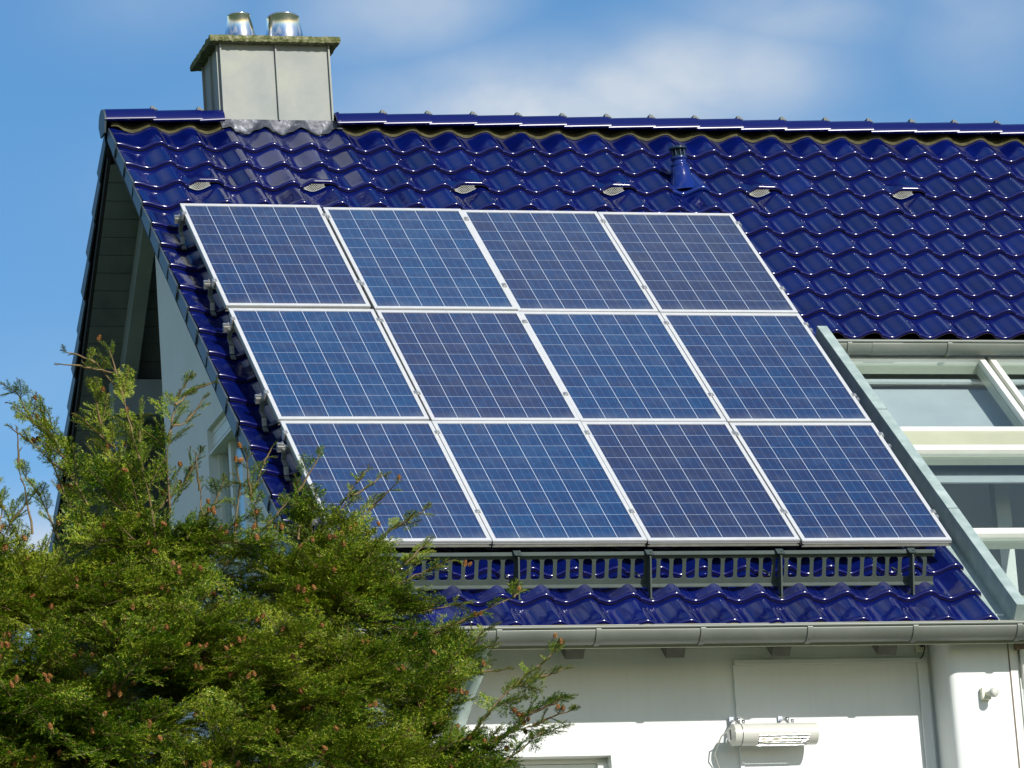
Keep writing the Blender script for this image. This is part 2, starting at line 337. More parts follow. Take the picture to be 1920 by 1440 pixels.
for F in (rw, frm):
    mb = MB()
    for k in range(NCOL):
        nr = 22 if (k < 15 or F is frm) else 10
        for r in range(nr):
            if F is rw and (k, r) in VENTS: continue
            if F is rw and k == 14 and r == 2: continue
            add_tile(mb, k, r, F)
    # verge flaps: one folded side plate per tile
    for r in range(22):
        v0 = TV0+TR*r; j = random.gauss(0, .003); n1 = -.164
        for (u0, u1) in ((-.212-j, -.200-j),):
            P = [(v0-TR-.012, n1-.030), (v0+.002, n1+.002), (v0+.004, n1-.108), (v0-TR+.030, n1-.118)]
            mb.prism(P, u0, u1, lambda p, q, s, v0=v0: F(s-.010*(1-(v0-p)/TR)*(1 if s < -.205 else .8), p, q), 4)
    # battens and underlay closing the slope
    mb.box((-.19, -1.9, -.30), (4.10 if F is rw else X1, 5.70, -.262), lambda a, b, c: F(a, b, c), 2)
    if F is rw: mb.box((4.10, -1.9, -.30), (X1, 1.60, -.262), lambda a, b, c: F(a, b, c), 2)
    R_ = mb.build('roof', [M['tile'], M['clay'], M['dark'], M['rim'], M['flap']], HOUSE)
    if F is rw: ROOF = R_; R_['label'] = 'front slope of glossy cobalt blue pantiles'
    else: R_['label'] = 'rear slope of the blue roof, only its verge seen'
# vent tiles
def vent(k, r):
    mb = MB(); tile(mb, k, r, rw, True)
    v0 = TV0+TR*r; a, c_ = TU0+TP*(k+.06), TU0+TP*(k+.62)
    def gp(s, q):       # grille surface between the lower tile and the hood lip
        t = .06+.56*s
        lo = -.195+prof(t)-.006; hi = -.195+.056*min(1, (t-.02)/.26)**.8-.012
        n_ = lo+(max(hi, lo)-lo)*q
        return rw(a+(c_-a)*s, v0+.030-.034*q, n_)
    o = mb.build('vent_tile', [M['tile'], M['clay'], M['dark'], M['rim']], ROOF)
    g = MB(); S = 9
    for i in range(-5, S+1):
        for sgn in (1, -1):
            s0 = i/S; pts = []
            for j in range(5):
                q = j/4; s = s0+(q*.36 if sgn > 0 else (1-q)*.36)
                if 0 <= s <= 1: pts.append(gp(s, q))
            if len(pts) > 1: g.tube(pts, .0011, seg=4, smooth=False)
    g.tube([gp(i/10, 0) for i in range(11)], .0015, seg=4)
    g.build('grille', M['paint'], ROOF)['_w'] = HOUSE['_w']
    b_ = MB()
    b_.add([gp(i/10, q)+VD*(-.03) for q in (0, 1) for i in range(11)], [(i, i+1, 12+i, 11+i) for i in range(10)])
    b_.build('vent_hollow_shade', M['dark'], ROOF)  # dark sheet painting the shade of the hollow behind the grille
for k, r in VENTS: vent(k, r)
# ridge caps, roll and clips
mb = MB(); YC = 1.532
cap = [(1.4125, 1.106), (1.412, 1.109), (1.4135, 1.117), (1.426, 1.150), (1.450, 1.182), (1.480, 1.203), (1.510, 1.212), (YC, 1.214)]
cap = cap+[(2*YC-y, z) for y, z in cap[-2::-1]]
inner = [(y+(.012 if y < YC else -.012 if y > YC else 0), z-.012) for y, z in cap]
ring = cap+inner[::-1]
nseg = 26
for i in range(nseg):
    if i == 3: mb.build('ridge', M['ridge'], ROOF); mb = MB()
    u0 = -.231+.347*i; u1 = u0+.347+.02
    if u0 < .655 < u1: u1 = .652
    if u0 < 1.50 and u1 > .66 and u0 > .5: u0 = 1.498 if u1 > 1.52 else None
    if u0 is None: continue
    dz = .004 if i else 0; w = random.gauss(0, .0015)
    mb.prism(ring, u0, u1, lambda p, q, s, u0=u0, u1=u1, w=w: Vector((s, p, q+w+(.013*(s-u0)/(u1-u0) if s > u0 else 0))), 0, smooth=True)
    if i > 0 and not (.6 < u0 < 1.51):
        kn = MB(); kn.prism([(u0-.018+.02, 1.216), (u0+.034+.02, 1.216), (u0+.004+.02, 1.242), (u0-.012+.02, 1.246)], 1.500, 1.566, lambda p, q, s: Vector((p, s, q)), 0); kn.build('ridge_clip', M['guard'], ROOF)
ep = [(1.425, 1.10)]+cap[1:-1]+[(1.64, 1.10), (1.60, 1.02), (1.46, 1.02)]
mb.build('ridge', M['ridge'], ROOF)
mb = MB(); mb.prism(ep, -.246, -.232, lambda p, q, s: Vector((s, p, q)), 0); mb.build('ridge_end', M['flap'], ROOF)
mb = MB()
for F in (rw, frm):
    pr_ = []
    for i in range(int(8.6/.0187)):
        u = -.19+i*.0187; t = ((u-TU0)/TP) % 1
        h = -.195+prof(t)-.022
        if .65 < u < 1.50: pr_.append(None)
        else: pr_.append((F(u, -1.802, h-.002), F(u, -1.815, h+.012), F(u, -1.87, h+.016)))
    for a, b_ in zip(pr_, pr_[1:]):
        if a and b_: mb.add([a[0], b_[0], b_[1], a[1], b_[2], a[2]], [(0, 1, 2, 3), (3, 2, 4, 5)], 0, True)
mb.build('ridge_roll', M['mortar'], ROOF)
mb = MB(); mb.box((-.18, 1.545, .95), (X1, 1.60, 1.12)); mb.build('ridge_board', M['dark'], ROOF)

# chimney
CH = bpy.data.objects.new('chimney', None); C.objects.link(CH); CH.location = (0, 0, 0); CH.parent = HOUSE; CH['_w'] = HOUSE['_w']
x0, x1, y0, y1 = .655, 1.495, 1.50, 2.05
mb = MB(); mb.box((x0, y0, .80), (x1, y1, 1.735)); mb.build('shaft', M['zincd'], CH)
mb = MB()
for x, yy in ((x0+.008, y0), ((x0+x1)/2+.005, y0), (x1-.012, y0)):
    mb.box((x-.006, yy-.020, 1.145), (x+.005, yy+.001, 1.73)); 
for y in (y0+.02, y0+.27, y1-.03): mb.box((x0-.018, y-.005, 1.0), (x0+.001, y+.005, 1.73))
mb.box((x0-.004, y0-.006, 1.141), (x1+.004, y0+.001, 1.154))
mb.build('standing_seam', M['zincd'], CH)
mb = MB()   # rough cast slab
nx_, ny_ = 40, 24; cx0, cx1, cy0, cy1, cz0, cz1 = .577, 1.557, 1.422, 2.13, 1.732, 1.780
def cpt(x, y, z):
    f = lambda s: (math.sin(s*7.3)*43758.5) % 1
    a = rng.normal(0, .0022, 3); return Vector((x+a[0], y+a[1], z+a[2]))
for z, fl in ((cz1, 1), (cz0, -1)):
    vs = [cpt(cx0+(cx1-cx0)*i/nx_, cy0+(cy1-cy0)*j/ny_, z+(.012*(1-max(abs(i/nx_*2-1), abs(j/ny_*2-1))) if fl > 0 else 0)) for j in range(ny_+1) for i in range(nx_+1)]
    mb.add(vs, [(j*(nx_+1)+i, j*(nx_+1)+i+1, (j+1)*(nx_+1)+i+1, (j+1)*(nx_+1)+i) for j in range(ny_) for i in range(nx_)])
    if fl > 0: top = vs
    else: bot = vs
loop = [i for i in range(nx_+1)]+[(j+1)*(nx_+1)+nx_ for j in range(ny_)]+[ny_*(nx_+1)+i for i in range(nx_-1, -1, -1)]+[j*(nx_+1) for j in range(ny_-1, 0, -1)]
L = len(loop)
mid = [(top[i]+bot[i])/2+Vector(((.006 if top[i].x > 1 else -.006), (.0 if top[i].y > 1.6 else -.006), 0)) for i in loop]
mb.add([top[i] for i in loop]+mid+[bot[i] for i in loop], [(a*L+i, a*L+(i+1) % L, (a+1)*L+(i+1) % L, (a+1)*L+i) for a in (0, 1) for i in range(L)])
mb.build('chimney_cap', M['concrete'], CH)
for (cx, rt, rb, h, ti) in ((.886, .083, .142, .268, 0), (1.223, .119, .160, .250, .12)):
    mb = MB(); ax = Vector((0, 0, 1)); c = Vector((cx, 1.775, 1.785))
    mb.lathe([(rb+.004, 0), (rb, .006), (rt+.001, h-.012), (rt+.006, h-.008), (rt+.006, h), (rt-.002, h+.002), (rt-.02, h-.02), (rb-.03, .02)], c, ax, seg=36)
    for v in range(len(mb.v)):
        x, y, z = mb.v[v]
        if z > 1.90: mb.v[v] = (x, y, z+(y-1.775)*-ti-(x-cx)*ti*.5)
    mb.build('flue_cowl', M['steel'], CH)
# lead apron dressed over the tiles
mb = MB(); rows = []
for i in range(75):
    u = .635+i*(1.55-.635)/74; t = ((u-TU0)/TP) % 1; h = -.195+prof(t)
    b0 = Vector((u, y0-.008, 1.150)); vl = -1.79+.012*math.sin(i*.9)+rng.normal(0, .003)
    r0 = rw(u, -1.835, h-.010+.008*rng.random()); r1 = rw(u, vl, h-.010)
    rows.append([Vector((q_.x, min(q_.y, y0-.008) if x0-.01 < u < x1+.01 else q_.y, q_.z)) for q_ in [b0 if x0 < u < x1 else rw(u, -1.88, h+.012), rw(u, -1.862, h+.012+.004*rng.random()), r0, r1]])
mb.add([p for r in rows for p in r], [(i*4+j, i*4+4+j, i*4+5+j, i*4+1+j) for i in range(74) for j in range(3)], 0, True)
mb.build('lead_apron', M['lead'], CH)

# vent pipe
VP = MB(); c = rw(3.955, -.90, -.19); 
tile(VP, 14, 2, rw, lite=True)
base = rw(3.935, -.945, -.195); top = base+Vector((-.02, .0, .20))
def ringp(c, r, ax): 
    a = ax.orthogonal().normalized(); b = ax.cross(a); return a, b
prof_ = [(.125, .005), (.108, .03), (.096, .06), (.083, .10), (.075, .13), (.072, .17), (.062, .195), (.060, .20), (.066, .205), (.066, .215), (.052, .22), (.050, .25), (.060, .255), (.062, .265), (.050, .272)]
VQ = MB(); VQ.lathe(prof_, base+Vector((0, 0, -.06)), Vector((-.06, -.02, 1)), seg=28); VQ.build('vent_hood', M['vblue'], ROOF)
VP.build('vent_pipe', [M['vblue'], M['clay'], M['dark'], M['rim']], ROOF)
mb = MB(); c2 = base+Vector((-.0125, -.004, .205)); axp = Vector((-.06, -.02, 1)).normalized()
mb.lathe([(.030, 0), (.030, .07)], c2, axp); mb.lathe([(.058, 0), (.060, .010), (.050, .014), (.03, .014)], c2, axp)
for i in range(8):
    a = i*math.pi/4; p = c2+Vector((.045*math.cos(a), .045*math.sin(a), .01)); mb.tube([p, p+axp*.06], .007, seg=5)
mb.lathe([(.0, .088), (.050, .088), (.066, .080), (.068, .070), (.060, .062), (.0, .060)], c2, axp)
mb.build('vent_cap', M['vdark'], ROOF)

# gutters
def gutter(x0, x1, cy, cz, r, brs, name_label, joint=None):
    g = MB(); seg = 18
    P = [(cy+r*math.cos(a), cz+r*math.sin(a)) for a in [math.pi+math.pi*i/seg for i in range(seg+1)]]
    Q = [(cy+(r-.003)*math.cos(a), cz+(r-.003)*math.sin(a)) for a in [math.pi+math.pi*i/seg for i in range(seg+1)]]
    g.prism(P+Q[::-1], x0, x1, lambda p, q, s: Vector((s, p, q)), 0, smooth=True)
    g.tube([(x0, cy-r-.002, cz+.006), ((x0+x1)/2, cy-r-.002, cz+.006), (x1, cy-r-.002, cz+.006)], .0115, seg=10)
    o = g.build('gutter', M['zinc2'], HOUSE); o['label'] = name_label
    for bx in brs:
        k = MB(); w = .016
        Pb = [(cy+(r+.008)*math.cos(a), cz+(r+.008)*math.sin(a)) for a in [math.pi*.98+math.pi*1.0*i/seg for i in range(seg+1)]]
        Qb = [(cy+(r+.0005)*math.cos(a), cz+(r+.0005)*math.sin(a)) for a in [math.pi*.98+math.pi*1.0*i/seg for i in range(seg+1)]]
        k.prism(Pb+Qb[::-1], bx-w, bx+w, lambda p, q, s: Vector((s, p, q)), 0, smooth=True)
        k.build('gutter_bracket', M['zinc2'], o)
    for jx in joint or []:
        k = MB(); Pb = [(cy+(r+.0022)*math.cos(a), cz+(r+.0022)*math.sin(a)) for a in [math.pi+math.pi*i/seg for i in range(seg+1)]]
        k.prism(Pb+Q[::-1], jx, jx+.22, lambda p, q, s: Vector((s, p, q)), 0, smooth=True); k.build('gutter_sleeve', M['zinc2'], o)
    return o
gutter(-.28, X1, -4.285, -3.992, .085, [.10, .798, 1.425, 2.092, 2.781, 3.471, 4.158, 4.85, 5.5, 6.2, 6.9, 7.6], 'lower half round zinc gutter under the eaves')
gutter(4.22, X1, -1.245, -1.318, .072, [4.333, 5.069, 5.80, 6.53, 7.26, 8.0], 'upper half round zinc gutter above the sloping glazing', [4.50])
# eaves: soffit, rafter tails, sun stop
mb = MB()
mb.box((XG-.3, 5.15, -.335), (X1, 5.73, -.315), lambda a, b, c: rw(a, b, c)); mb.build('soffit', M['soffit'], HOUSE)
for x in [.04, .72, 1.407, 2.056, 2.746, 3.445, 4.10, 4.8, 5.5, 6.2, 6.9, 7.6, 8.3]:
    mb = MB(); mb.box((x-.066, 5.05, -.475), (x+.056, 5.62, -.336), lambda a, b, c: rw(a, b, c)); mb.build('rafter_tail', M['rafter'], HOUSE, bevel=.004)
mb = MB(); mb.box((-.2, -4.185, -4.075), (X1, -4.165, -3.93)); mb.build('sun_stop_board', M['soffit'], HOUSE)  # hidden board added behind the gutter to stop sun leaking onto the wall
# kerb box beside the glazing
mb = MB()
K = lambda a, b, c: rw(a, b, c)
mb.box((4.122, 1.735, -.25), (4.196, 5.74, -.052), lambda a, b, c: rw(a+.072*(b-1.735)/4.0, b, c)); KB = mb.build('kerb', M['zinc'], HOUSE, bevel=.003)
mb = MB(); mb.box((4.098, 1.66, -.224), (4.20, 5.74, -.212), K); mb.box((4.094, 1.66, -.214), (4.128, 5.74, -.196), K)
mb.build('kerb_flashing', M['zinc'], KB)
mb = MB()
for v in (3.02, 4.45):
    mb = MB(); mb.box((4.122, v, -.053), (4.196, v+.004, -.0495), lambda a, b, c: rw(a+.072*(b-1.735)/4.0, b, c)); mb.build('kerb_seam', M['hook'], KB)

# sloping glazing : a row of windows between the kerb and the right end
GN = -.25
def glaz(u0, u1):
    w = MB(); S = .043
    vt, vbot = 1.795, 5.60
    w.box((u0, vt, GN-.05), (u1, vt+.050, GN), K)
    w.box((u0, vt+.050, GN-.05), (u0+S, vbot, GN), K); w.box((u1-S, vt+.050, GN-.05), (u1, vbot, GN), K)
    for (a, b) in ((2.890, 2.950), (3.161, 3.232), (4.354, 4.428), (vbot-.06, vbot)):
        w.box((u0+S, a, GN-.05), (u1-S, b, GN+.002), K)
    o = w.build('roof_window', M['paint'], HOUSE, bevel=.003)
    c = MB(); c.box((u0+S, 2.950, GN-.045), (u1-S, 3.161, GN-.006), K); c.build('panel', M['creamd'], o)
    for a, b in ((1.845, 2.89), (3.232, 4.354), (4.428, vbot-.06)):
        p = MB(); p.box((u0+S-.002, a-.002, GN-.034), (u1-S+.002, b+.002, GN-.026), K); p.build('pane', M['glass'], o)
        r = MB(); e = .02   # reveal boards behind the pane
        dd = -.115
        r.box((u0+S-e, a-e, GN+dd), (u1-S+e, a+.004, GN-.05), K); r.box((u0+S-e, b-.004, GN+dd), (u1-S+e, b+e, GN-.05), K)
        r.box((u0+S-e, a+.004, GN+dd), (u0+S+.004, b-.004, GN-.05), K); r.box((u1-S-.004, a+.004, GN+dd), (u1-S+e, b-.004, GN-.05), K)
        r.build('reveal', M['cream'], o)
    return o
glaz(4.215, 5.360); glaz(5.394, 6.54); glaz(6.574, 7.72); glaz(7.754, 8.8)
mb = MB()
for u in (5.377, 6.557, 7.737): mb.box((u-.017, 1.80, GN-.08), (u+.017, 5.6, GN-.03), K)
mb.build('glazing_bar', M['cream'], HOUSE)
mb = MB(); mb.box((4.20, 1.62, -.40), (X1, 1.78, -.27), K); mb.build('head_fascia', M['soffit'], HOUSE)
# inside the glazed room
mb = MB()
mb.box((4.2, 1.0, -6.9), (X1, 1.1, .35)); mb.box((4.2, -.6, -.62), (X1, 1.77, -.60), K)
mb.box((4.25, -4.0, -6.95), (X1, 1.0, -6.88)); mb.box((4.12, -1.3, -6.9), (4.20, 1.0, -1.9))
mb.box((4.22, -4.0, -6.9), (4.30, -1.3, -3.9)); mb.build('interior', M['interior'], HOUSE)
mb = MB()
mb.box((4.27, 1.90, -.47), (X1, 3.30, -.46), K)       # grey sheet added under the upper panes to brighten the room seen there
mb.box((4.27, 1.86, -.42), (X1, 1.90, -.40), K)
mb.build('grey_sheet', M['grey_sheet'], HOUSE)
mb = MB(); p0 = at(1863, 902, -1.7); p1 = at(1890, 902, -1.7)
mb.box((p0.x, -1.7, -6.9), (p1.x, -1.6, p0.z)); mb.build('post', M['paint'], HOUSE)

# walls
def roofz(y): return rw(0, 0, -.30).z + (y-rw(0, 0, -.30).y)*math.tan(TH)
mb = MB()
mb.box((XG, YW, -7.0), (3.80, YW+.30, -4.60+.0), m=0) if False else None
# front wall with one window opening
wx0, wx1, wz1, wz0 = .35, 1.650, -4.648, -5.95
mb.box((XG, YW, -7.0), (wx0, YW+.3, -3.72)); mb.box((wx1, YW, -7.0), (4.2, YW+.3, -3.72))
mb.box((wx0, YW, wz1), (wx1, YW+.3, -3.72)); mb.box((wx0, YW, -7.0), (wx1, YW+.3, wz0))
WALL = mb.build('wall', M['plaster'], HOUSE); WALL['label'] = 'white rendered front wall below the gutter'
# projecting pier with a rounded corner
mb = MB(); pts = [(3.79, YW+.05), (3.79, -3.98)]
for i in range(7):
    a = math.pi+i*math.pi/12; pts.append((3.85+.06*math.cos(a), -4.0+.05*math.sin(a)))
pts += [(4.188, -4.05), (4.188, YW+.05)]
mb.prism(pts, -7.0, -3.86, lambda p, q, s: Vector((p, q, s)), 0); mb.build('pier', M['plaster'], HOUSE)
# gable wall
mb = MB(); ya, yb, zt, zb = -.62, .389, -1.50, -3.0
def gpoly(y0_, y1_, zlo, zhi=None):
    z0_, z1_ = (roofz(y0_), roofz(y1_)) if zhi is None else (zhi, zhi)
    mb.prism([(y0_, zlo), (y1_, zlo), (y1_, z1_), (y0_, z0_)], XG, XG+.30, lambda p, q, s: Vector((s, p, q)), 0)
gpoly(YW+.3, ya, -7.0); gpoly(yb, 1.46, -7.0)
mb.prism([(1.46, -7.0), (1.765, -7.0), (1.765, 2*roofz(YR)-roofz(1.765)), (YR, roofz(YR)), (1.46, roofz(1.46))], XG, XG+.30, lambda p, q, s: Vector((s, p, q)), 0)
gpoly(ya, yb, -7.0, zb)
mb.prism([(ya, zt), (yb, zt), (yb, roofz(yb)), (ya, roofz(ya))], XG, XG+.30, lambda p, q, s: Vector((s, p, q)), 0)
gpoly(YW, YW+.3, -3.72)
g = mb.build('wall', M['plaster'], HOUSE); g['label'] = 'shaded white gable wall on the left'
# rear and right walls, loggia at the back of the gable
mb = MB(); yB = 2*YR+3.7
mb.box((XG, yB-.3, -7.0), (X1, yB, -3.9)); mb.box((X1-.3, YW+.3, -7.0), (X1, yB-.3, -3.9))
mb.box((1.65, 1.765, -7.0), (1.75, yB-.3, -.2))
mb.box((XG, 1.765, -7.0), (1.65, yB-.3, -3.2))
mb.prism([(-1.35, -3.9), (yB-.3, -3.9), (YR, roofz(YR)-.03), (-1.35, roofz(-1.35)-.03)], X1-.3, X1, lambda p, q, s: Vector((s, p, q)), 0)
mb.build('wall', M['backwall'], HOUSE)['label'] = 'grey back walls of the house and loggia'
ba, bb = at(211, 711, 2.85), at(305, 777, 2.85)
mb = MB(); mb.box((ba.x, 2.85, bb.z), (1.65, 3.0, ba.z)); mb.box((ba.x+.02, 2.90, -1.9), (ba.x+.08, 2.97, bb.z))
mb.build('loggia_beam', M['woodl'], HOUSE)
mb = MB()   # rear slope soffit boards with gaps
nb = 0; v = -1.66
while v < 5.5:
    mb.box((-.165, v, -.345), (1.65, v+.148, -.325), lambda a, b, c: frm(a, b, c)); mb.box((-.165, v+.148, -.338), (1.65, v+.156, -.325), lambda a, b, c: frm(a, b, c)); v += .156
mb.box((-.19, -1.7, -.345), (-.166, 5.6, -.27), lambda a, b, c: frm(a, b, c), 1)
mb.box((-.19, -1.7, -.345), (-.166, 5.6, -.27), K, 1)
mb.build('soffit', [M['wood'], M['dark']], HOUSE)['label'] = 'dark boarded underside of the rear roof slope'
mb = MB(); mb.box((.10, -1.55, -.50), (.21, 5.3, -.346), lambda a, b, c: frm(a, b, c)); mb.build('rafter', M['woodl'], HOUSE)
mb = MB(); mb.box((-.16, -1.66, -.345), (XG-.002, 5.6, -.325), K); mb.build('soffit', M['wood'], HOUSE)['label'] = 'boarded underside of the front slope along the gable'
# gable window
w = MB(); X = lambda a, b, c: Vector((XG+a, b, c))
w.box((.06, ya, zb), (.12, ya+.05, zt-.18), X); w.box((.06, yb-.05, zb), (.12, yb, zt-.18), X); w.box((.06, ya+.05, zb), (.12, yb-.05, zb+.05), X)
w.box((.065, -.02, zb+.05), (.115, .05, zt-.18), X)
WG = w.build('window', M['paint'], HOUSE, bevel=.003); WG['label'] = 'window with roller shutter box in the shaded gable'
p = MB(); p.box((.085, ya+.04, zb+.04), (.09, yb-.04, zt-.2), X); p.build('pane', M['glass'], WG)
p = MB()
for i in range(4): p.box((.035+.002*(i % 2), ya, zt-.042*(i+1)), (.05+.002*(i % 2), yb, zt-.042*i-.003), X)
p.box((.005, ya, zt-.185), (.05, yb, zt-.170), X); p.box((.05, ya, zt-.18), (.16, yb, zt-.0), X)
p.build('shutter_box', M['paint'], WG)
p = MB(); p.box((.2, ya, zb), (.22, yb, zt), X); p.build('curtain', M['grey_sheet'], WG)
# front window (only its head shows)
w = MB(); w.box((wx0, YW+.10, wz1-.030), (wx1, YW+.16, wz1)); w.box((wx1-.065, YW+.08, wz0), (wx1, YW+.14, wz1-.03)); w.box((wx0, YW+.08, wz0), (wx0+.065, YW+.14, wz1-.03))
w.box((wx0+.065, YW+.08, wz0), (wx1-.065, YW+.14, wz0+.06))
WF = w.build('window', M['paint'], HOUSE); WF['label'] = 'window in the front wall, only its head in view'
p = MB()
for i in range(24): p.box((wx0+.066, YW+.105+(.002 if i % 2 else 0), wz1-.03-.05*(i+1)), (wx1-.066, YW+.118+(.002 if i % 2 else 0), wz1-.033-.05*i))
p.build('shutter', M['paint'], WF)
# smooth raised panel on the wall and its right trim
mb = MB(); mb.box((2.505, YW-.014, -6.8), (3.700, YW+.001, -4.095)); dp = mb.build('wall_panel', M['plaster'], HOUSE, bevel=.003)
mb = MB(); mb.box((3.700, YW-.035, -6.8), (3.765, YW+.001, -4.095)); mb.box((2.49, YW-.030, -4.095), (3.765, YW+.001, -4.063))
mb.box((2.480, YW-.022, -6.8), (2.504, YW+.001, -4.095))
mb.build('trim', M['plaster'], dp, bevel=.002)
# right-hand glazed front below the gutter
mb = MB()
mb.box((4.194, -4.06, -6.9), (4.250, -4.00, -4.02), m=0); mb.box((4.1885, -4.055, -6.9), (4.1938, -4.00, -4.02), m=1)
for x in (4.275, 5.3, 6.4, 7.5, 8.6): mb.tube([(x, -4.09, -6.9), (x, -4.09, -4.10)], .022, seg=12)
mb.box((4.30, -4.09, -4.16), (X1, -4.0, -4.10), m=0); mb.box((4.30, -4.05, -4.30), (X1, -4.02, -4.19), m=0)
mb.box((4.23, -4.10, -4.098), (X1, -4.0, -4.055), m=2)
GF = mb.build('window', [M['paint'], M['rust'], M['rust']], HOUSE); GF['label'] = 'glazed front right of the pier, under the gutter'
mb = MB(); mb.box((4.3, -4.05, -6.9), (X1, -4.04, -4.2)); mb.build('pane', M['glass'], GF)
# downpipe
mb = MB(); q0 = Vector((.74, -4.20, -4.05))
mb.tube([q0, Vector((.735, -4.12, -4.17)), Vector((.72, -3.86, -4.30)), Vector((.60, -3.80, -4.62)), Vector((.55, -3.78, -4.85)), Vector((.55, -3.78, -6.9))], .040, seg=14)
mb.build('downpipe', M['zinc'], HOUSE)

# ------------------------------------------------------------------ things on the roof
ROT = (TH, 0, 0)
ROWN = ['top', 'middle', 'bottom']; COLN = ['leftmost', 'second from left', 'third from left', 'rightmost']
POS = {(0, 0): (-.001, -.045), (1, 0): (1.020, -.008), (2, 0): (2.023, .010), (3, 0): (3.032, .017), (0, 1): (.004, 1.655), (1, 1): (1.022, 1.668), (2, 1): (2.024, 1.678),
       (3, 1): (3.032, 1.684), (0, 2): (.008, 3.333), (1, 2): (1.016, 3.335), (2, 2): (2.022, 3.345), (3, 2): (3.036, 3.360)}
def make_panel():
    P = empty('solar_panel', (0, 0, 0), ROT)
    f = MB(); o = .026; oy = .034; h = .046
    # mitred aluminium frame, outer lip with a fine groove on its side
    def bar(x0, y0, x1, y1):
        f.box((x0, y0, -h), (x1, y1, 0)) 
    for (xa, ya_, xb, yb_) in ((-o, -GH-oy, 0, oy), (GW, -GH-oy, GW+o, oy)):
        f.box((xa, ya_, -.012), (xb, yb_, 0)); f.box((xa+(.0025 if xa < 0 else .012), ya_+.0025, -h), (xb-(.012 if xa < 0 else .0025), yb_-.0025, -.012), m=1)
    for (ya_, yb_) in ((0, oy), (-GH-oy, -GH)):
        f.box((0, ya_, -.012), (GW, yb_, 0)); f.box((-o+.0025, ya_+(.0025 if ya_ < -1 else .010), -h), (GW+o-.0025, yb_-(.010 if ya_ < -1 else .0025), -.0125), m=1)
    f.box((-o+.001, -GH-oy+.0012, -.024), (GW+o-.001, -GH-oy+.004, -.017)); f.box((-o+.001, -GH-oy+.0012, -h), (GW+o-.001, -GH-oy+.004, -h+.008), m=1)
    f.build('frame', [M['alu'], M['alu_shade']], P)
    g = MB(); g.box((-.001, -GH-.001, -.010), (GW+.001, .001, -.004)); g.build('glass', M['cells'], P)
    b = MB(); b.box((.01, -GH+.01, -.035), (GW-.01, -.01, -.0115)); b.build('backsheet', M['paint'], P)
    for y in (-.135, -1.235) :
        for x in (-o, GW+o):
            s = 1 if x > 0 else -1
            c = MB(); c.box((min(x-s*.012, x+s*.016), y-.022, -.004), (max(x-s*.012, x+s*.016), y+.022, .0045)); c.tube([(x+s*.006, y, .004), (x+s*.006, y, .011)], .006, seg=6)
            c.box((min(x+s*.003, x+s*.016), y-.022, -.05), (max(x+s*.003, x+s*.016), y+.022, -.004))
            c.build('clamp', M['alud'], P)
    return P
TINT = {(0, 0): .30, (1, 0): .95, (2, 0): .35, (3, 0): -.25, (0, 1): .9, (1, 1): .25, (2, 1): .75, (3, 1): .45, (0, 2): .5, (1, 2): .85, (2, 2): .0, (3, 2): .3}  # cell tone per panel; top right also greyed for its cloud reflection
p0 = make_panel()
for (c_, r_), (u, v) in POS.items():
    o = p0 if (c_, r_) == (0, 0) else copy_tree(p0)
    o.location = rw(u, v, 0)
    tint = TINT[(c_, r_)]
    for ch in children(o):
        if ch.name.startswith('glass'): ch.color = (tint, tint, tint, 1)
    o.rotation_euler = (TH+random.gauss(0, .0006), random.gauss(0, .0008), 0)
    tag(o, f'blue silver framed solar panel, {COLN[c_]} in the {ROWN[r_]} row of three rows', 'solar panel', 'solar panels in the roof array')
# mounting rails with roof hooks
def make_rail():
    P = empty('mounting_rail', (0, 0, 0), ROT)
    r = MB()
    for z0, z1 in ((-.086, -.080), (-.066, -.062), (-.052, -.047)): r.box((0, -.018, z0), (4.154, .018, z1))
    r.box((0, -.018, -.080), (4.12, -.013, -.052)); r.box((0, .013, -.080), (4.12, .018, -.052)); r.box((.006, -.004, -.079), (4.11, .004, -.053))
    r.build('rail', M['alud'], P)
    e = MB(); e.box((-.004, -.010, -.047), (.040, .010, -.030)); e.tube([(.03, 0, -.06), (.03, 0, -.02)], .006, seg=6); e.build('end_clamp', M['alud'], P)
    for x in (.045, .92, 1.80, 2.68, 3.56):
        h = MB(); h.box((x-.016, -.026, -.135), (x+.016, -.018, -.060)); h.box((x-.016, -.105, -.142), (x+.016, -.018, -.134)) 
        h.tube([(x, -.018, -.07), (x, -.034, -.07)], .009, seg=6)
        h.prism([(-.105, -.142), (-.097, -.134), (-.115, -.17), (-.135, -.192), (-.142, -.184), (-.122, -.164)], x-.016, x+.016, lambda p, q, s: Vector((s, p, q)))
        h.box((x-.016, -.20, -.200), (x+.016, -.132, -.190))
        h.build('roof_hook', M['hook'], P)
    return P
R0 = make_rail()
for i, v in enumerate([.062, 1.128, 1.800, 2.868, 3.560, 4.560]):
    o = R0 if i == 0 else copy_tree(R0)
    o.location = rw(-.086, v, 0)
    tag(o, f'aluminium mounting rail poking out left of the {ROWN[i//2]} row of panels, {"upper" if i % 2 == 0 else "lower"} of its pair', 'mounting rail', 'rails carrying the solar panels')
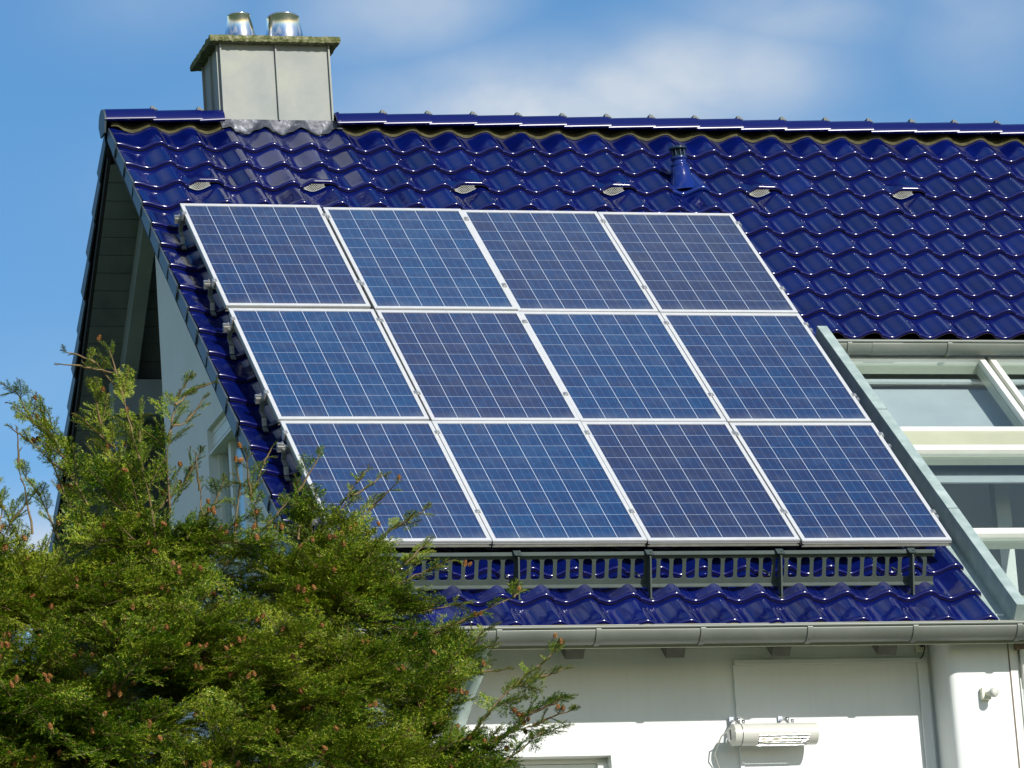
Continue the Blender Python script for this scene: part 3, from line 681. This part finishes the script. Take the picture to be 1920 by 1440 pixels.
# snow guard
SG = empty('snow_guard', rw(.06, 5.25, -.15), ROT); og = rw(.06, 5.25, -.15)
tag(SG, 'green grey perforated snow guard strip running below the bottom row of panels', 'snow guard')
L0, L1, PT = 0.0, 3.757, .0838
g = MB(); tilt = .2
def GP(x, h_, th_=0): return (x, .0+h_*.35-th_*1.0, h_-th_*.35)     # local: x along, y up-slope, z off the roof
H = .187; nh = int((L1-L0)/PT)
def rr(cx, z0, z1, w, r=.012, n=4):
    P = []
    for (sx, sz, a0) in ((1, -1, -90), (1, 1, 0), (-1, 1, 90), (-1, -1, 180)):
        for i in range(n+1):
            a = math.radians(a0+90*i/n); P.append((cx+sx*(w/2-r)+r*math.cos(a), (z1 if sz > 0 else z0)-sz*r+r*math.sin(a)))
    return P
for th_ in (0, .003):
    pass
zl, zh = .030, .152
for i in range(nh+1):
    xa = L1-PT*(i+1); xb = L1-PT*i; 
    if xa < L0: xa = L0
    if i == 0:
        xa = L1-PT*.72; xb = L1
    cx = (xa+xb)/2-.0; 
    if i > 0: xb = L1-PT*(i-1)-PT*.72; xa = xb-PT; cx = (xa+xb)/2
    if xa < L0: break
    hole = rr(cx, zl, zh, .059, .018)
    if i == 0:      # half-open end as in the photo
        for F_ in (0, .003):
            g.add([GP(a, b, F_) for a, b in ((xa, 0), (xb, 0), (xb, zl), (xa, zl))], [(0, 1, 2, 3)]); g.add([GP(a, b, F_) for a, b in ((xa, zh), (xb, zh), (xb, H), (xa, H))], [(0, 1, 2, 3)])
            g.add([GP(a, b, F_) for a, b in ((xa, zl), (xa+.012, zl+.008), (xa+.012, zh-.008), (xa, zh))], [(0, 1, 2, 3)])
        continue
    outer = []
    for (x, z) in hole:     # matching points on the cell border
        dx, dz = x-cx, z-(zl+zh)/2
        k1 = ((xb-cx)/abs(dx)) if abs(dx) > 1e-6 else 9e9
        k2 = ((H-(zl+zh)/2) if dz > 0 else (zl+zh)/2)/abs(dz) if abs(dz) > 1e-6 else 9e9
        kk = min(k1, k2); outer.append((cx+dx*kk, (zl+zh)/2+dz*kk))
    n = len(hole)
    corners = [(xb, 0), (xb, H), (xa, H), (xa, 0)]
    for F_ in (0, .003):
        vs = [GP(a, b, F_) for a, b in hole+outer]
        g.add(vs, [(j, (j+1) % n, n+(j+1) % n, n+j) for j in range(n)])
        # corner fillers
        for j in range(n):
            a, b = outer[j], outer[(j+1) % n]
            for cpt_ in corners:
                if (abs(a[0]-cpt_[0]) < 1e-6 and abs(b[1]-cpt_[1]) < 1e-6 and abs(a[1]-b[1]) > 1e-6 and abs(a[0]-b[0]) > 1e-6) or (abs(b[0]-cpt_[0]) < 1e-6 and abs(a[1]-cpt_[1]) < 1e-6 and abs(a[1]-b[1]) > 1e-6 and abs(a[0]-b[0]) > 1e-6):
                    g.add([GP(*a, F_), GP(*cpt_, F_), GP(*b, F_)], [(0, 1, 2)])
    g.add([GP(a, b, 0) for a, b in hole]+[GP(a, b, .003) for a, b in hole], [(j, (j+1) % n, n+(j+1) % n, n+j) for j in range(n)])
    for z in (.015, .171): g.add([GP(cx-.042+.004*math.cos(a), z+.004*math.sin(a), -.0008) for a in [k*math.pi/4 for k in range(8)]], [tuple(range(8))], 1)
gx0 = xb
# folded top and bottom lips
for (za, zb_) in ((H, H+.004), (-.004, 0)):
    vs = [GP(x, z, t_) for t_ in (-.0, .026) for z in (za, zb_) for x in (gx0, L1)]
    g.add(vs, [(0, 1, 3, 2), (4, 6, 7, 5), (0, 4, 5, 1), (2, 3, 7, 6), (0, 2, 6, 4), (1, 5, 7, 3)])
g.build('guard_strip', [M['guard'], M['black']], SG)
for u in (1.075, 1.925, 2.780, 3.655):
    b = MB(); x = u-.06
    # flat upright plate: front edge from the foot up to the lip
    foot = (x, -.110, -.040); 
    poly = [(-.125, -.045), (-.108, -.055), (-.004, .000), (.062, .185), (.064, .200), (.026, .200), (.005, .185)]
    b.prism(poly, x-.003, x+.003, lambda p, q, s: Vector((s, p, q)))
    b.box((x-.003, 0, 0), (x+.020, .001, .001)) if False else None
    fe = [(-.125, -.045), (-.018, .200)]
    b.prism([(-.128, -.045), (-.124, -.045), (.008, .186), (.004, .186)], x-.003, x+.007, lambda p, q, s: Vector((s, p, q)))
    b.box((x-.024, .005, .1995), (x+.024, .066, .2035)); b.tube([(x+.008, .03, .2035), (x+.008, .03, .209)], .005, seg=6)
    b.prism([(-.115, -.055), (-.128, -.045), (-.128, -.038), (-.09, -.046)], x-.020, x+.020, lambda p, q, s: Vector((s, p, q)))
    b.prism([(.02, .04), (.03, .045), (.20, -.005), (.20, -.012)], x-.055, x-.040, lambda p, q, s: Vector((s, p, q)))
    b.build('bracket', M['guard'], SG)

# ------------------------------------------------------------------ things on the wall
PH = empty('patio_heater', (2.65, YW-.014, -4.44), w=True); tag(PH, 'white tubular infrared patio heater with wire grille mounted on the front wall', 'patio heater')
hx0, hx1, hy, hz, hr = 2.393, 2.935, -3.862, -4.566, .075
b = MB(); oct_ = []
A = math.radians(-35)
for i in range(24):      # housing with the lamp mouth cut out, looking down and forward
    a = 2*math.pi*i/24; oct_.append((hy+hr*math.cos(a), hz+hr*math.sin(a)*.92))
mouth = lambda i: 13 <= i % 24 <= 19
def seg(x0, x1, skip):
    vs = [Vector((x, p, q)) for x in (x0, x1) for p, q in oct_]
    b.add(vs, [(i, (i+1) % 24, 24+(i+1) % 24, 24+i) for i in range(24) if not (skip and mouth(i))], 0, True)
seg(hx0, 2.545, False); seg(2.545, 2.872, True); seg(2.872, hx1, False)
for x, s in ((hx0, 1), (hx1, -1), ):
    b.add([Vector((x, p, q)) for p, q in oct_], [tuple(range(24))])
b.add([Vector((hx0-.018, hy+(p-hy)*.62, hz+(q-hz)*.62)) for p, q in oct_]+[Vector((hx0, p, q)) for p, q in oct_], [tuple(range(24))]+[(i, (i+1) % 24, 24+(i+1) % 24, 24+i) for i in range(24)])
b.build('housing', M['enamel'], PH)
b = MB(); b.tube([Vector((2.440, hy+(p-hy)*1.012, hz+(q-hz)*1.012)) for p, q in oct_+oct_[:1]], .0022, seg=5, m=0)
b.box((hx0-.020, hy-.03, hz-.035), (hx0-.0175, hy-.01, hz+.03)); b.build('end_ring', M['black'], PH)
b = MB()
refl = [(hy+.052*math.cos(2*math.pi*i/24), hz+.052*math.sin(2*math.pi*i/24)*.92) for i in range(24)]
vs = [Vector((x, p, q)) for x in (2.546, 2.871) for p, q in refl]
b.add(vs, [(i, (i+1) % 24, 24+(i+1) % 24, 24+i) for i in range(24) if not mouth(i)], 0, True); b.build('reflector', M['lamp'], PH)
b = MB()
for i in range(13, 21):
    p, q = oct_[i]; b.tube([(2.545, p, q), (2.872, p, q)], .0022, seg=5)
for j in range(14):
    x = 2.556+j*.0235; b.tube([Vector((x, p, q)) for p, q in oct_[13:21]], .0013, seg=4)
b.build('grille', M['chrome'], PH)
b = MB(); b.tube([(2.55, hy-.01, hz-.01), (2.87, hy-.01, hz-.01)], .009, seg=10); b.build('heating_tube', M['paint'], PH)
for x in (2.44, 2.76):
    b = MB(); b.tube([(x, YW-.012, hz+.115), (x, hy+.06, hz+.105), (x+.01, hy+.01, hz+.07)], .008, seg=8)
    b.box((x-.014, YW-.03, hz+.085), (x+.014, YW-.012, hz+.14)); b.lathe([(0, -.012), (.014, -.010), (.016, 0), (.014, .01), (0, .012)], (x+.012, hy+.04, hz+.10), Vector((1, 0, 0)), seg=12); b.lathe([(0, -.01), (.012, -.008), (.012, .008), (0, .01)], (x+.035, hy+.01, hz+.085), Vector((1, 0, 0)), seg=12)
    b.build('bracket', M['chrome'], PH)
b = MB(); b.tube([(2.37, hy+.01, hz+.03), (2.335, -3.82, hz+.0), (2.300, -3.76, hz-.10), (2.34, -3.73, hz-.20), (2.48, -3.722, hz-.22)], .005, seg=6); b.build('cable', M['enamel'], PH)
MS = empty('motion_sensor', (4.0, -4.05, -4.37), w=True); tag(MS, 'small cream motion sensor on the pier at the right', 'motion sensor')
b = MB(); b.box((3.975, -4.092, -4.412), (4.035, -4.051, -4.335)); b.build('base', M['plastic'], MS, bevel=.004)
b = MB(); b.lathe([(0, 0), (.014, .0), (.014, .05), (0, .05)], (4.005, -4.09, -4.378), Vector((.3, -1, .0)), seg=12); b.build('joint', M['plastic'], MS)
b = MB(); b.lathe([(0, -.022), (.024, -.02), (.030, -.008), (.030, .008), (.024, .02), (0, .022)], (4.030, -4.150, -4.382), Vector((.55, -1, -.05)), seg=20); b.build('sensor_head', M['enamel'], MS)
OB = empty('socket_box', (3.70, YW, -3.95), w=True); tag(OB, 'small cream socket box with black plug and cable under the gutter beside the pier', 'socket box')
ob0 = at(1716, 1199, YW-.03); ob1 = at(1738, 1222, YW-.03)
b = MB(); b.box((ob0.x, YW-.03, ob1.z), (ob1.x, YW-.001, ob0.z)); b.build('box', M['plastic'], OB, bevel=.004)
q = at(1730, 1207, YW-.05); e_ = at(1724, 1236, YW-.02)
b = MB(); b.lathe([(0, 0), (.018, .002), (.018, .03), (.008, .04), (0, .04)], (q.x, YW-.028, q.z), Vector((0, -1, 0)), seg=12)
b.tube([(q.x, YW-.06, q.z), (q.x+.01, YW-.055, q.z-.03), (q.x, YW-.04, q.z-.07), (e_.x, YW-.037, e_.z)], .004, seg=6); b.build('plug', M['black'], OB)

# ------------------------------------------------------------------ conifer
TY = -15.5
m = bpy.data.materials.new('conifer_needles'); m.use_nodes = True; t = m.node_tree; b = t.nodes['Principled BSDF']
gi = t.nodes.new('ShaderNodeNewGeometry')
nA = tex(t, 'ShaderNodeTexNoise', 2.6, None, Detail=3); 
mxv = t.nodes.new('ShaderNodeMath'); mxv.operation = 'MULTIPLY_ADD'; t.links.new(gi.outputs['Random Per Island'], mxv.inputs[0]); mxv.inputs[1].default_value = .60; t.links.new(nA.outputs[0], mxv.inputs[2])
t.links.new(ramp(t, mxv.outputs[0], [(.38, (.007, .038, .002)), (.58, (.028, .084, .003)), (.80, (.088, .160, .005)), (.99, (.31, .35, .03))]), b.inputs['Base Color'])
b.inputs['Roughness'].default_value = .4; b.inputs['Specular IOR Level'].default_value = .22
tl = t.nodes.new('ShaderNodeBsdfTranslucent'); tl.inputs[0].default_value = (.12, .22, .004, 1)
mx = t.nodes.new('ShaderNodeMixShader'); mx.inputs[0].default_value = .16
t.links.new(b.outputs[0], mx.inputs[1]); t.links.new(tl.outputs[0], mx.inputs[2]); t.links.new(mx.outputs[0], t.nodes['Material Output'].inputs[0]); M['needle'] = m
M['twig'] = noisy('conifer_twig', [(.3, (.09, .055, .022)), (.7, (.20, .14, .06))], 20, .8)
M['bark'] = noisy('conifer_bark', [(.3, (.07, .045, .025)), (.7, (.18, .13, .08))], 14, .9, .8, 30, bd=.02)
M['cone'] = noisy('brown_cone', [(.35, (.14, .05, .012)), (.55, (.30, .135, .035)), (.75, (.48, .29, .10))], 160, .55)

def spray_proto(L, rs, dens=1.0):
    """flat spray in the xy plane, tip towards +x: needle triangles (n,3,3) and twig polylines"""
    needles = []; twigs = []
    ts = np.linspace(0, 1, 9); bend = rs.normal(0, .10); drp = -.10-.08*rs.random()
    ax = np.stack([ts*L, bend*L*ts**2, drp*L*ts**2], 1); twigs.append((ax, .0016))
    lines = [ax]
    nt2 = int(L/.0135)
    for i in range(nt2):
        s = .10+.86*i/nt2; side = 1 if i % 2 else -1
        p = np.array([np.interp(s, ts, ax[:, j]) for j in range(3)])
        ln = L*(.46*(1-s)**.75+.06)*(.75+.5*rs.random()); a = side*math.radians(48+rs.normal(0, 7))
        q = np.linspace(0, 1, 5); d = np.array([math.cos(a), math.sin(a), rs.normal(0, .16)-.06]); d2 = np.array([.35, 0, -.12])
        tw = p+ln*(q[:, None]*d+(q[:, None]**2)*d2*.6); twigs.append((tw, .0009)); lines.append(tw)
        if ln > .06:
            for k in range(int(ln/.022)):
                s2 = .25+.7*k/max(1, int(ln/.022)); sd2 = 1 if k % 2 else -1
                p2 = p+ln*(s2*d+s2*s2*d2*.6); a2 = a+sd2*math.radians(45); l2 = ln*.38*(1-s2)+.010
                d3 = np.array([math.cos(a2), math.sin(a2), rs.normal(0, .15)]); tw2 = p2+l2*np.linspace(0, 1, 3)[:, None]*d3; lines.append(tw2)
    for ln_ in lines:
        seg = np.diff(ln_, axis=0); sl = np.linalg.norm(seg, axis=1); tot = sl.sum(); n = max(3, int(tot/.0034*dens)); cum = np.concatenate([[0], np.cumsum(sl)])
        for i in range(n):
            s = (i+.5)/n*tot; k = min(len(sl)-1, np.searchsorted(cum, s)-1 if s > 0 else 0); k = max(k, 0)
            p = ln_[k]+seg[k]*((s-cum[k])/sl[k]); d = seg[k]/sl[k]; side = np.cross([0, 0, 1], d); side /= np.linalg.norm(side)+1e-9
            sg = 1 if i % 2 else -1; up = rs.normal(0, .35)+.1
            dirn = d*(.55+rs.normal(0, .1))+side*sg*(.85)+np.array([0, 0, up]); dirn /= np.linalg.norm(dirn)
            l = .0140*(.75+.5*rs.random()); w = .0022*(.8+.4*rs.random())
            wv = np.cross(dirn, np.array([rs.normal(0, .5), rs.normal(0, .5), 1])); wv /= np.linalg.norm(wv)
            needles.append([p+wv*w, p-wv*w, p+dirn*l])
    return np.array(needles, np.float32), twigs
rs = np.random.default_rng(11)
PROT = [spray_proto(L, rs) for L in (.13, .16, .19, .22, .26, .20)]
NEED = []; TW = MB(); CONES = []
def place(kind, P, d, up, sc=1.0):
    d = np.array(d, float); d /= np.linalg.norm(d); up = np.array(up, float)
    s = np.cross(up, d); s /= np.linalg.norm(s)+1e-9; z = np.cross(d, s)
    R = np.stack([d, s, z], 1).astype(np.float32)*sc
    nd, tw = PROT[kind]
    NEED.append(nd@R.T+np.array(P, np.float32))
    for i, (pl, r) in enumerate(tw):
        if i == 0 or (i % 3 == 0 and rs.random() < .5):
            pts = pl@R.T+np.array(P); TW.tube([Vector(q) for q in pts[::(2 if i == 0 else 4)]], r*1.0, seg=3, cap=False)
    return P+R@np.array([1, 0, 0])
def branch(p0, p1, sag=.06, r0=.010, start=.35, step=.055, spread=1.0, tipup=0.0, sizes=(0, 1, 2, 3, 5), conep=.16, sc=(.7, 1.05), taper=.15):
    p0 = np.array(p0, float); p1 = np.array(p1, float); v = p1-p0; L = np.linalg.norm(v)
    c = (p0+p1)/2+np.array([0, 0, sag*L])+rs.normal(0, .03*L, 3)
    n = max(6, int(L/.05)); ts = np.linspace(0, 1, n+1)[:, None]
    pts = (1-ts)**2*p0+2*ts*(1-ts)*c+ts**2*p1; pts += rs.normal(0, .0022, pts.shape)
    TW.tube([Vector(q) for q in pts], [r0*(1-.85*i/n)+.0012 for i in range(n+1)], seg=5, cap=False)
    k = int(L*(1-start)/step)
    for i in range(k+1):
        s = start+(1-start)*(i+.3*rs.random())/max(k, 1); s = min(s, .995)
        j = min(n-1, int(s*n)); p = pts[j]+(pts[j+1]-pts[j])*(s*n-j); d = pts[j+1]-pts[j]; d /= np.linalg.norm(d)
        side = np.cross(d, [0, 0, 1.0]); side /= np.linalg.norm(side)+1e-9
        sg = 1 if i % 2 else -1
        ra = rs.normal(0, .42); up_ = np.cross(side, d); side = side*math.cos(ra)+up_*math.sin(ra)
        w = d*.75+side*sg*.8*spread+np.array([0, 0, rs.normal(.12, .3)+tipup])
        kd = int(rs.choice(sizes)); scl = rs.uniform(*sc)*(1-taper*s); place(kd, p, w, np.array([0, 0, 1.0])+rs.normal(0, .42, 3), scl)
        if rs.random() < conep:
            CONES.append(p+w/np.linalg.norm(w)*(.13, .16, .19, .22, .26, .20)[kd]*scl*rs.choice([.7, .9, 1.0])+np.array([0, -.010, -.008])+rs.normal(0, .004, 3))
            while rs.random() < .35: CONES.append(CONES[-1]+np.array([rs.choice([-1, 1])*.020, rs.normal(0, .008), rs.normal(0, .012)]))
    place(int(rs.choice(sizes)), pts[-1]-d*.02, d, np.array([0, 0, 1.0])+rs.normal(0, .3, 3), .8 if taper < .2 else sc[0]*.8)
def T(px, py, dy=0.0): q = at(px, py, TY+dy); return np.array([q.x, q.y, q.z])
# silhouette of the crown (picture positions at the depth of the trunk)
SIL = [(-400, 1020), (-250, 960), (-60, 985), (20, 985), (60, 1040), (100, 1030), (140, 960), (165, 900), (200, 850), (300, 900), (360, 960), (430, 990), (500, 985), (560, 960), (620, 930), (680, 960), (740, 1000),
       (770, 1040), (790, 1100), (850, 1150), (905, 1215), (890, 1270), (850, 1310), (870, 1350), (930, 1385), (960, 1440), (960, 1700), (930, 2000), (500, 2150), (0, 2150), (-400, 2000)]
def inside(x, y):
    c = False; n = len(SIL)
    for i in range(n):
        (xa, ya_), (xb, yb_) = SIL[i], SIL[(i+1) % n]
        if (ya_ > y) != (yb_ > y) and x < (xb-xa)*(y-ya_)/(yb_-ya_)+xa: c = not c
    return c
def dist(x, y):
    b = 1e9
    for i in range(len(SIL)):
        (xa, ya_), (xb, yb_) = SIL[i], SIL[(i+1) % len(SIL)]
        L2 = (xb-xa)**2+(yb_-ya_)**2; t_ = max(0, min(1, ((x-xa)*(xb-xa)+(y-ya_)*(yb_-ya_))/L2)); b = min(b, math.hypot(x-xa-t_*(xb-xa), y-ya_-t_*(yb_-ya_)))
    return b
TB = T(330, 1500); TB[2] = gz(TY)-.05
TT = T(285, 1040); trunk_pts = [TB, TB*.6+TT*.4+np.array([.03, 0, 0]), TB*.3+TT*.7, TT]
TREE = empty('conifer', tuple(TB), w=True)
tag(TREE, 'bushy green conifer dotted with small brown cones in front of the gable', 'tree')
tb = MB(); tb.tube([Vector(q) for q in trunk_pts], [.085, .06, .045, .022], seg=12)
tb.tube([Vector(trunk_pts[1]), Vector(T(120, 1350)), Vector(T(60, 1150))], [.05, .03, .012], seg=8)
tb.tube([Vector(trunk_pts[1]), Vector(T(560, 1400)), Vector(T(640, 1150))], [.05, .03, .012], seg=8)
tb.build('trunk', M['bark'], TREE)
# bulk of the crown
cnt = 0; hubs = [TT, T(60, 1150), T(640, 1150), T(320, 1300), T(560, 1380), T(100, 1400), T(330, 1650), T(700, 1500), T(800, 1400, .1)]
low = 0
while cnt < 540:
    x, y = rs.uniform(-330, 960), rs.uniform(850, 2050)
    if not inside(x, y): continue
    if y > 1480:
        if rs.random() > .22: continue
    d = dist(x, y)
    if d < 22 or (d < 45 and rs.random() < .4): continue
    mxd = min(.75, .05+d*.0028)
    dy = -mxd*rs.random()**.6 if rs.random() < .72 else mxd*rs.random()
    P = T(x, y, dy); 
    front = dy < -.05
    h = min(hubs, key=lambda q: np.linalg.norm(q-P)*(1+.25*rs.random())+(.4 if q[2] > P[2]+.15 else 0))
    v = P-h; L = np.linalg.norm(v)
    if L < .12: continue
    if L > .62: h = P-v/L*.62
    hh = h+np.array([0, 0, -.05*L])
    branch(hh, P, sag=rs.uniform(-.02, .10), r0=.005, start=.15, step=.036, tipup=.12, conep=.18 if front else .02)
    cnt += 1
# leaders and long shoots that break the outline
for pts, kw in [
    ([(300, 1060), (262, 860), (232, 745), (205, 655)], dict(step=.042, sc=(.5, .9))), ([(232, 745), (180, 680), (118, 655)], dict(step=.05, sizes=(0,), sc=(.35, .6), conep=.0)),
    ([(225, 700), (170, 690), (110, 682)], dict(step=.06, sizes=(0,), sc=(.3, .45), conep=0)),
    ([(165, 950), (100, 830), (62, 790), (30, 735)], dict(step=.038, sc=(.55, .9))), ([(120, 860), (85, 790), (75, 755)], dict(step=.04, sizes=(0,), sc=(.5, .9))),
    ([(140, 900), (60, 830), (20, 800)], dict(step=.05, sizes=(0, 1), sc=(.4, .8))), ([(60, 1000), (35, 870), (32, 800)], dict(step=.09, sizes=(0,), sc=(.2, .4), conep=0)),
    ([(320, 960), (315, 830), (330, 750), (352, 712)], dict(step=.040, sc=(.5, .85))), ([(330, 760), (360, 730), (405, 716)], dict(step=.05, sizes=(0,), sc=(.35, .5), conep=0)),
    ([(320, 800), (350, 790), (385, 745)], dict(step=.05, sizes=(0,), sc=(.4, .7), conep=0)),
    ([(270, 900), (262, 830), (265, 780)], dict(step=.045, sc=(.6, .9))), ([(220, 900), (190, 800), (178, 735)], dict(step=.04, sc=(.6, 1.0))),
    ([(440, 1020), (450, 930), (445, 870)], dict(step=.06, sizes=(0,), sc=(.3, .6))), ([(380, 1000), (375, 920), (368, 850)], dict(step=.09, sizes=(0,), sc=(.2, .35), conep=0)),
    ([(500, 1050), (470, 930), (463, 850)], dict(step=.028, sc=(.45, .8), sizes=(0, 1))), ([(470, 930), (495, 870), (512, 835)], dict(step=.045, sizes=(0,), sc=(.4, .7), conep=0)),
    ([(560, 1010), (560, 920), (600, 855)], dict(step=.04, sc=(.4, .8), conep=.1)), ([(600, 1000), (660, 930), (720, 890)], dict(step=.045, sc=(.4, .8), sizes=(0, 1))),
    ([(640, 1040), (690, 960), (745, 905)], dict(step=.05, sizes=(0, 1), sc=(.4, .75))), ([(680, 1060), (740, 990), (800, 955)], dict(step=.045, sizes=(0, 1), sc=(.5, .85))),
    ([(620, 980), (670, 905), (690, 880)], dict(step=.05, sizes=(0,), sc=(.4, .6), conep=0)), ([(740, 1100), (800, 1070), (850, 1050)], dict(step=.045, sizes=(0, 1), sc=(.4, .8))),
    ([(700, 1150), (780, 1150), (850, 1135), (870, 1130)], dict(step=.045, sizes=(0, 1, 2), sc=(.4, .8))), ([(760, 1180), (800, 1200), (960, 1120), (985, 1105)], dict(step=.05, sizes=(0, 1), sc=(.3, .7))),
    ([(800, 1420), (880, 1380), (960, 1290), (1050, 1215)], dict(step=.028, sizes=(0, 1, 2), sc=(.4, .9), r0=.0055)), ([(960, 1290), (1010, 1270), (1060, 1252)], dict(step=.03, sizes=(0, 1), sc=(.4, .7))),
    ([(850, 1440), (920, 1400), (990, 1340), (1060, 1305)], dict(step=.026, sizes=(0, 1, 2), sc=(.45, .95), r0=.0055)), ([(930, 1390), (1000, 1360), (1075, 1328)], dict(step=.03, sizes=(0, 1), sc=(.4, .7))),
    ([(850, 1480), (930, 1440), (1010, 1380), (1020, 1370)], dict(step=.04, sc=(.5, .9))), ([(820, 1260), (890, 1260), (950, 1255)], dict(step=.04, sc=(.5, .8), sizes=(0, 1))),
    ([(110, 1010), (75, 930), (40, 880)], dict(step=.035, sizes=(0, 1), sc=(.5, .8))), ([(60, 1080), (10, 960), (-20, 880)], dict(step=.035, sizes=(0, 1), sc=(.5, .9))),
    ([(150, 1000), (120, 920), (90, 850)], dict(step=.032, sizes=(0, 1), sc=(.5, .9))), ([(240, 900), (215, 840), (150, 780)], dict(step=.035, sizes=(0, 1), sc=(.4, .8))),
    ([(300, 950), (350, 900), (375, 850)], dict(step=.035, sizes=(0, 1), sc=(.4, .8))), ([(350, 1010), (400, 950), (420, 900)], dict(step=.03, sizes=(0, 1), sc=(.4, .8))),
    ([(420, 1060), (500, 990), (540, 940)], dict(step=.03, sizes=(0, 1), sc=(.4, .8))), ([(650, 1120), (760, 1060), (800, 1020)], dict(step=.03, sizes=(0, 1), sc=(.5, .9))),
    ([(700, 1220), (800, 1190), (880, 1160)], dict(step=.03, sizes=(0, 1, 2), sc=(.5, .9))), ([(760, 1310), (840, 1240), (915, 1180)], dict(step=.028, sizes=(0, 1, 2), sc=(.5, .9))),
    ([(-40, 1100), (20, 980), (60, 930)], dict(step=.05, sc=(.5, .8))), ([(0, 1000), (5, 950), (-10, 900)], dict(step=.06, sizes=(0,), sc=(.4, .6)))]:
    Q = [T(x, y, -.15+.1*rs.random()) for x, y in pts]
    for i in range(len(Q)-1):
        branch(Q[i], Q[i+1], sag=.0, start=.02, tipup=.15, taper=.6 if i == len(Q)-2 else .21, **{'r0': .004, 'conep': .10, **kw})
nd = np.concatenate(NEED); nn = len(nd); base_ = np.array(TREE['_w'], np.float32)
me = bpy.data.meshes.new('crown'); me.vertices.add(nn*3); me.vertices.foreach_set('co', (nd.reshape(-1, 3)-base_).ravel())
me.loops.add(nn*3); me.loops.foreach_set('vertex_index', np.arange(nn*3, dtype=np.int32)); me.polygons.add(nn)
me.polygons.foreach_set('loop_start', np.arange(0, nn*3, 3, dtype=np.int32)); me.materials.append(M['needle']); me.update(calc_edges=True)
cr = bpy.data.objects.new('crown', me); C.objects.link(cr); cr.parent = TREE
TW.build('branches', M['twig'], TREE)
print('needles', nn, 'cones', len(CONES))
# cones: egg of overlapping scales
cm_ = MB()
for j in range(7):
    z = -.010+j*.0033; r = .0088*math.sin(math.pi*(j+1.2)/8.6)**.8
    for k in range(6):
        a = (k+.5*(j % 2))*math.pi/3; c0 = Vector((r*math.cos(a), r*math.sin(a), z))
        tgt = c0*1.25+Vector((0, 0, .0022)); s = Vector((-math.sin(a), math.cos(a), 0))*.0042
        cm_.add([c0*.5, c0-s, tgt, c0+s, Vector((0, 0, z-.003))], [(0, 1, 2), (0, 2, 3), (4, 2, 1), (4, 3, 2)])
cm_.lathe([(0, -.011), (.006, -.006), (.0075, 0), (.005, .009), (0, .012)], (0, 0, 0), seg=8)
vis = sorted(CONES, key=lambda p: p[1])
first = None
for i, p in enumerate(vis[:100]):
    if first is None:
        first = MB(); first.v = cm_.v; first.f = cm_.f; first.m = cm_.m; first.sm = cm_.sm
        o = MB.build(first, 'cone', M['cone']); first = o
    else:
        o = first.copy(); C.objects.link(o)
    o.parent = TREE; o.location = Vector(p)-Vector(TREE['_w']); o.rotation_euler = (math.pi+random.gauss(0, .4), random.gauss(0, .4), random.random()*6); s = random.uniform(.75, 1.0); o.scale = (s, s, s)
rest = MB()
for p in vis[100:]:
    s = random.uniform(.75, 1.0); E_ = Euler((math.pi+random.gauss(0, .4), random.gauss(0, .4), random.random()*6)).to_matrix()
    rest.add([E_@Vector(v)*s+Vector(p) for v in cm_.v], cm_.f, 0)
o = rest.build('cones', M['cone'], TREE); o['kind'] = 'stuff'
for o in bpy.data.objects:
    if '_w' in o: del o['_w']
